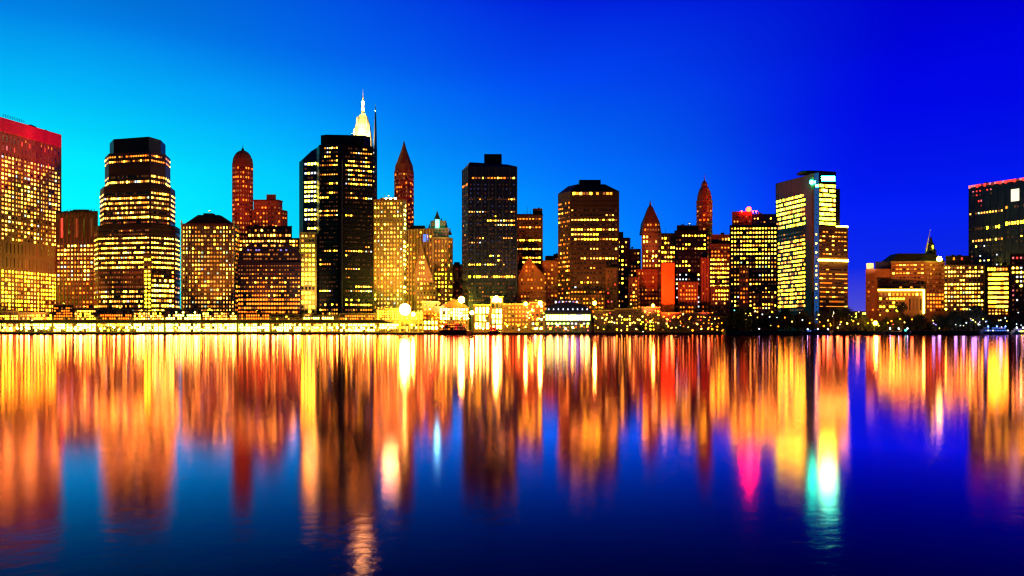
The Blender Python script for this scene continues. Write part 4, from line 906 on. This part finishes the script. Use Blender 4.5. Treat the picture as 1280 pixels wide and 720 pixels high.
floodlight(815, 324, 905, T(815, 270, 920), (1, .3, .1), .04e6, 'amber floodlight on a ledge of the pyramid tower', 90)
floodlight(881, 398, 815, T(881, 350, 892), (1, .14, .06), .35e6, 'red floodlight below the narrow red shaft', 50)
floodlight(1100, 395, 815, T(1100, 355, 912), (1, .36, .05), .45e6, 'warm floodlight on the quay below the brick wing', 60)
floodlight(1150, 395, 815, T(1150, 350, 905), (1, .40, .05), .6e6, 'warm floodlight on the quay below the brick hall', 60)
floodlight(1040, 396, 815, T(1040, 330, 885), (1, .42, .08), .9e6, 'warm floodlight below the amber side of the lime tower', 50)
floodlight(660, 398, 815, T(660, 350, 895), (1, .2, .04), .35e6, 'orange floodlight below the gabled orange block', 80)
floodlight(384, 398, 822, T(385, 360, 872), (1, .6, .12), .35e6, 'yellow floodlight below the narrow yellow slab', 60)
floodlight(40, 402, 800.9 + 4, T(34, 370, 890), (1, .55, .10), .5e6, 'yellow floodlight below the red crowned tower', 70)
floodlight(80, 380.4, 842, T(92, 365, 930), (1, .10, .04), .35e6, 'red floodlight on the low roof below the striped block', 90)
floodlight(1090, 335.6, 905, T(1088, 331, 921), (1, .7, .3), 20000, 'white floodlight on the brick wing roof', 110)

for px, py, Yf, tx, ty, Yt, w_, lab in ((106, 384.5, 843, 97, 330, 930, .5, 'red striped block'), (150, 386, 843, 160, 300, 872, .45, 'stepped tower'), (262, 387.5, 843, 262, 330, 885, .35, 'hipped roof block'), (322, 389.5, 843, 330, 345, 868, .4, 'arched front building'), (484, 384.5, 843, 486, 320, 882, .8, 'cream grid block'), (752, 386, 844, 735, 300, 882, .6, 'bronze tower'), (670, 376.5, 846, 662, 330, 895, .3, 'gabled orange block'), (40, 389.5, 843, 40, 300, 895, .35, 'red crowned tower')):  # extra uplights added to warm the facade tones
    floodlight(px, py, Yf, T(tx, ty, Yt), (1, .32, .04), w_ * .4e6, 'added warm uplight on a low waterfront roof aimed at the ' + lab, 80)

# ------------------------------------------------------------------ trees
def tree_meshes(seed, h, wid):
    r = random.Random(seed); t = MB()
    th = h * .5
    t.lathe(0, 0, [(h*.035, -.3), (h*.026, h*.12), (h*.02, th), (h*.008, h*.75)], 'bark', 7)
    cl = []
    for i in range(9):
        a = r.uniform(0, 2*PI); z0 = h * r.uniform(.12, .5); q = wid * r.uniform(.4, .85); e = (q*math.cos(a), q*math.sin(a), z0 + h * r.uniform(.12, .3))
        t.tube((0, 0, z0), e, h*.011, h*.004, 'bark', 5); cl.append((e, wid * r.uniform(.28, .5)))
    for i in range(6): cl.append(((r.uniform(-.3, .3)*wid, r.uniform(-.3, .3)*wid, h*r.uniform(.6, .9)), wid * r.uniform(.3, .5)))
    c = MB()
    for (cx, cy, cz), rad in cl:
        for i in range(75):
            v = Vector((r.gauss(0, 1), r.gauss(0, 1), r.gauss(0, .8))); v = v.normalized() * rad * r.random() ** .35
            p = Vector((cx, cy, cz)) + v; u = Vector((r.gauss(0, 1), r.gauss(0, 1), r.gauss(0, 1))).normalized(); w = u.orthogonal().normalized(); s = r.uniform(.35, .7)
            c.face([p - u*s, p + w*s*.6, p + u*s, p - w*s*.6], r.choice(['leaf_a', 'leaf_b', 'leaf_c']))
    return t.mesh('trunk'), c.mesh('crown')
VAR = [tree_meshes(1, 15, 6.0), tree_meshes(2, 17, 6.5), tree_meshes(3, 13, 6.5), tree_meshes(4, 25, 4.5)]
def tree(px, Y, v, s, label, group, rz=0, base=GZ):
    t = thing('park_tree', label, 'tree', (X(px, Y), Y, base), group); t.scale = (s, s, s); t.rotation_euler = (0, 0, rz)
    for n, me in zip(('trunk', 'crown'), VAR[v]):
        o = bpy.data.objects.new(n, me); COL.objects.link(o); o.parent = t
for i in range(30):
    tree(905 + i * 5.3 + R.uniform(-3, 3), 806 + R.uniform(0, 14), R.randrange(3), R.uniform(.8, 1.6), 'dark bushy park tree in the unlit mass below the beacon building and lime tower', 'dark trees left of the gap in the skyline', R.uniform(0, 6))
for i in range(34):
    tree(1072 + i * 6.2 + R.uniform(-3, 3), 804 + R.uniform(0, 14), R.randrange(3), R.uniform(.7, 1.3), 'dark bushy park tree in the row before the brick hall and yellow blocks', 'dark park trees at the right', R.uniform(0, 6))
tree(1128, 803, 3, 1.45, 'tall narrow dark tree in front of the lit frame of the annex', None, 1)
tree(1221, 803, 1, 1.65, 'large dark tree covering the right corner of the pale yellow block', None, 2)
tree(926, 803, 1, 1.5, 'broadest dark tree below the narrow red glowing block', None, 3)
for px, s in ((755, .6), (763, .7), (797, .65), (806, .7), (829, .6), (848, .7), (893, .8)):
    tree(px, 812, 2, s, 'small dark street tree standing among the sheds right of the pavilion', 'street trees among the sheds', px)

# ------------------------------------------------------------------ boats
def hull(m, x0, x1, y0, y1, z0, z1, mat, bow=.16):
    L = x1 - x0; ym = (y0 + y1) / 2
    def ring(z, k, e): return [(x0 + L*.05*e, ym - (ym - y0)*k*.8, z), (x0 + L*.2, ym - (ym - y0)*k, z), (x1 - L*bow, ym - (ym - y0)*k, z), (x1 - L*.03*e, ym, z + (.6 if z > z0 + .5 else 0)), (x1 - L*bow, ym + (ym - y0)*k, z), (x0 + L*.2, ym + (ym - y0)*k, z), (x0 + L*.05*e, ym + (ym - y0)*k*.8, z)]
    m.loft([ring(z0, .7, 2), ring((z0 + z1)/2, .92, 1), ring(z1, 1, 0)], mat, True, True)
def vessel(name, label, px0, px1, Y, wid, deck, mat, decks, lampmat, seed):
    r = random.Random(seed); x0, x1 = X(px0, Y), X(px1, Y); t = thing(name, label, 'boat', ((x0 + x1)/2, Y, 0)); Ln = x1 - x0
    m = MB(); hull(m, x0, x1, Y - wid/2, Y + wid/2, -.8, deck, mat); m.build('hull', t)
    z = deck
    for i, (a, b_, h, cm, wm) in enumerate(decks):
        xa, xb = x0 + Ln*a, x0 + Ln*b_; m = MB(); m.box(xa, xb, Y - wid*(.38 - i*.05), Y + wid*(.38 - i*.05), z, z + h, cm); c = m.build('cabin', t)
        m = MB(); k = max(2, int((xb - xa) / 2.2)); yy = Y - wid*(.38 - i*.05) - .06
        for q in range(k):
            u0 = xa + (xb - xa)*(q + .2)/k; u1 = xa + (xb - xa)*(q + .8)/k
            m.face([(u0, yy, z + h*.35), (u1, yy, z + h*.35), (u1, yy, z + h*.8), (u0, yy, z + h*.8)], r.choice(wm))
        m.build('cabin_window', t); z += h
    m = MB(); xm = x0 + Ln*.55; m.tube((xm, Y, z - .2), (xm, Y, z + 4.5), .18, .08, 'iron', 6); m.build('mast', t)
    m = MB()
    for q in range(8):
        xx = x0 + Ln*(.1 + .8*q/7); m.tube((xx, Y - wid*.44, deck - .05), (xx, Y - wid*.44, deck + 1), .05, .05, 'iron', 4)
    m.tube((x0 + Ln*.1, Y - wid*.44, deck + 1), (x0 + Ln*.9, Y - wid*.44, deck + 1), .05, .05, 'iron', 4); m.build('railing', t)
    for q in range(3):
        m = MB(); xx = x0 + Ln*(.2 + .3*q); m.lathe(xx, Y - wid*.3, [(.1, z + .2), (.35, z + .5), (.35, z + .9), (.1, z + 1.2)], lampmat, 8); m.build('deck_lamp', t)
    return t
DR = ['w_dimred', 'w_orange', 'w_dark', 'w_red', 'w_dim']
vessel('moored_ship', 'dark red moored ship with stacked cabins in front of the white gabled hall', 548, 590, 788, 9, 3.6, 'boat_red', [(.08, .86, 2.8, 'boat_red', DR), (.14, .8, 2.4, 'boat_red', DR), (.2, .7, 1.8, 'dark_brick', DR)], 'lamp_red', 3)
vessel('moored_tugboat', 'small red moored boat before the tall narrow white hall', 609, 628, 790, 6, 2.6, 'boat_red', [(.15, .75, 2.6, 'boat_red', ['w_red', 'w_orange', 'w_dimred']), (.25, .6, 2.2, 'boat_red', DR)], 'lamp_red', 4)
vessel('ferry', 'blue lit ferry moored at the dark quay at far right', 1226, 1262, 778, 9, 2.4, 'boat_blue', [(.06, .9, 2.6, 'boat_blue', ['w_blue', 'w_cool', 'w_blue']), (.15, .8, 2.2, 'boat_blue', ['w_blue', 'w_violet', 'w_dark'])], 'lamp_blue', 5)
vessel('motor_yacht', 'white motor yacht moored right of the blue lit ferry', 1264, 1290, 780, 7, 2.0, 'boat_white', [(.1, .75, 2.2, 'boat_white', ['w_cool', 'w_hot', 'w_dark']), (.2, .55, 1.8, 'boat_white', ['w_violet', 'w_dark'])], 'lamp_cool', 6)
vessel('work_barge', 'dark low work boat moored below the tall narrow tree', 1104, 1140, 780, 8, 2.6, 'slate_blue', [(.6, .85, 2.6, 'slate_blue', ['w_teal', 'w_dark', 'w_cool'])], 'lamp_cool', 7)
vessel('excursion_boat', 'dark excursion boat moored below the lime lit tower', 1000, 1042, 780, 8, 2.2, 'slate_blue', [(.1, .85, 2.2, 'slate_blue', ['w_dark', 'w_blue', 'w_dark'])], 'lamp_cool', 8)

# ------------------------------------------------------------------ sky
wd = bpy.data.worlds.new('World'); sc.world = wd; wd.use_nodes = True
N, L = wd.node_tree.nodes, wd.node_tree.links; N.clear()
out = N.new('ShaderNodeOutputWorld'); bg = N.new('ShaderNodeBackground'); L.new(bg.outputs[0], out.inputs[0])
tc = N.new('ShaderNodeTexCoord'); sp = N.new('ShaderNodeSeparateXYZ'); L.new(tc.outputs['Generated'], sp.inputs[0])
def math_(op, a, b=None, c=None):
    n = N.new('ShaderNodeMath'); n.operation = op
    for i, v in enumerate((a, b, c)):
        if v is None: continue
        if isinstance(v, (int, float)): n.inputs[i].default_value = v
        else: L.new(v, n.inputs[i])
    return n.outputs[0]
x, y, z = sp.outputs
hyp = math_('MAXIMUM', math_('SQRT', math_('ADD', math_('MULTIPLY', x, x), math_('MULTIPLY', y, y))), .001)
u = math_('DIVIDE', x, hyp)                      # sine of azimuth, 0 along the view across the river
el = math_('DIVIDE', math_('MAXIMUM', z, 0), .6)
def ramp(stops):
    n = N.new('ShaderNodeValToRGB'); cr = n.color_ramp; cr.interpolation = 'B_SPLINE' if False else 'EASE'
    cr.interpolation = 'LINEAR'
    while len(cr.elements) < len(stops): cr.elements.new(.5)
    for e, (p, c) in zip(cr.elements, stops): e.position = p; e.color = (*srgb(*c), 1)
    L.new(el, n.inputs['Fac']); return n.outputs['Color']
# elevation stops: position = sin(elevation)/.6
rl = ramp([(0, (0, 250, 245)), (.17, (0, 252, 252)), (.30, (0, 238, 255)), (.42, (0, 188, 250)), (.54, (0, 132, 232)), (.75, (0, 80, 195)), (1, (0, 20, 120))])
rc = ramp([(0, (0, 175, 255)), (.17, (0, 152, 255)), (.34, (0, 112, 255)), (.50, (0, 72, 248)), (.64, (0, 30, 226)), (.8, (0, 15, 170)), (1, (0, 6, 100))])
rr = ramp([(0, (135, 95, 190)), (.045, (75, 75, 215)), (.12, (12, 42, 238)), (.25, (0, 26, 242)), (.40, (0, 8, 234)), (.60, (0, 0, 212)), (.8, (0, 0, 150)), (1, (0, 0, 85))])
def mix(f, a, b):
    n = N.new('ShaderNodeMix'); n.data_type = 'RGBA'; L.new(f, n.inputs[0]); L.new(a, n.inputs[6]); L.new(b, n.inputs[7]); return n.outputs[2]
def mrange(v, a, b, smooth=True):
    n = N.new('ShaderNodeMapRange'); n.interpolation_type = 'SMOOTHSTEP' if smooth else 'LINEAR'; n.inputs['From Min'].default_value = a; n.inputs['From Max'].default_value = b; L.new(v, n.inputs['Value']); return n.outputs['Result']
no = N.new('ShaderNodeTexNoise'); no.inputs['Scale'].default_value = 2.2; no.inputs['Detail'].default_value = 3; L.new(tc.outputs['Generated'], no.inputs['Vector'])
un = math_('ADD', u, math_('MULTIPLY', math_('SUBTRACT', no.outputs['Fac'], .5), .16))
ud = math_('SUBTRACT', un, math_('MULTIPLY', z, .35))       # the lighter sky leans to the right with height
c = mix(mrange(un, -.55, .09), rl, rc)
c = mix(mrange(ud, -.06, .36), c, rr)
# anti-twilight side, behind the river's near bank, is darker
dim = N.new('ShaderNodeMapRange'); dim.inputs['From Min'].default_value = -.4; dim.inputs['From Max'].default_value = .55; dim.inputs['To Min'].default_value = .10; dim.inputs['To Max'].default_value = 1.0; L.new(y, dim.inputs['Value'])
mpc = N.new('ShaderNodeMapping'); mpc.inputs['Rotation'].default_value = (0, math.radians(35), 0); mpc.inputs['Scale'].default_value = (1.2, 1.2, 5); L.new(tc.outputs['Generated'], mpc.inputs['Vector'])
nc = N.new('ShaderNodeTexNoise'); nc.inputs['Scale'].default_value = 1.6; nc.inputs['Detail'].default_value = 4; nc.inputs['Roughness'].default_value = .45; L.new(mpc.outputs['Vector'], nc.inputs['Vector'])
wisp = N.new('ShaderNodeMapRange'); wisp.inputs['From Min'].default_value = .3; wisp.inputs['From Max'].default_value = .7; wisp.inputs['To Min'].default_value = .90; wisp.inputs['To Max'].default_value = 1.10; L.new(nc.outputs['Fac'], wisp.inputs['Value'])
dimw = math_('MULTIPLY', dim.outputs['Result'], wisp.outputs['Result'])
vm = N.new('ShaderNodeVectorMath'); vm.operation = 'SCALE'; L.new(c, vm.inputs[0]); L.new(dimw, vm.inputs['Scale'])
sky = N.new('ShaderNodeTexSky'); sky.sky_type = 'NISHITA'; sky.sun_disc = False; sky.sun_elevation = math.radians(-3); sky.sun_rotation = math.radians(-50)
vs = N.new('ShaderNodeVectorMath'); vs.operation = 'SCALE'; vs.inputs['Scale'].default_value = .003; L.new(sky.outputs[0], vs.inputs[0])
va = N.new('ShaderNodeVectorMath'); va.operation = 'ADD'; L.new(vm.outputs['Vector'], va.inputs[0]); L.new(vs.outputs['Vector'], va.inputs[1])
L.new(va.outputs['Vector'], bg.inputs['Color']); bg.inputs['Strength'].default_value = 1.0

sun = bpy.data.lights.new('sun', 'SUN'); sun.energy = .02; sun.angle = math.radians(8); sun.color = (1, .7, .5)
so = bpy.data.objects.new('sun', sun); COL.objects.link(so); so.rotation_euler = (math.radians(88), 0, math.radians(180 + 50))

# ------------------------------------------------------------------ camera and render
cam = bpy.data.cameras.new('camera'); co = bpy.data.objects.new('camera', cam); COL.objects.link(co)
co.location = (0, 0, CZ); co.rotation_euler = (PI / 2, 0, 0)
cam.sensor_width = 36; cam.lens = 36 * F / 1280; cam.shift_y = (H0 - 360) / 1280; cam.clip_start = .5; cam.clip_end = 20000
sc.camera = co
sc.view_settings.view_transform = 'Standard'; sc.view_settings.look = 'None'; sc.view_settings.exposure = 0; sc.view_settings.gamma = 1
cy = sc.cycles
cy.max_bounces = 4; cy.diffuse_bounces = 2; cy.glossy_bounces = 3; cy.caustics_reflective = False; cy.caustics_refractive = False
cy.sample_clamp_indirect = 30
cy.use_denoising = True
cy.filter_width = 1.3 if hasattr(cy, 'filter_width') else 1.5
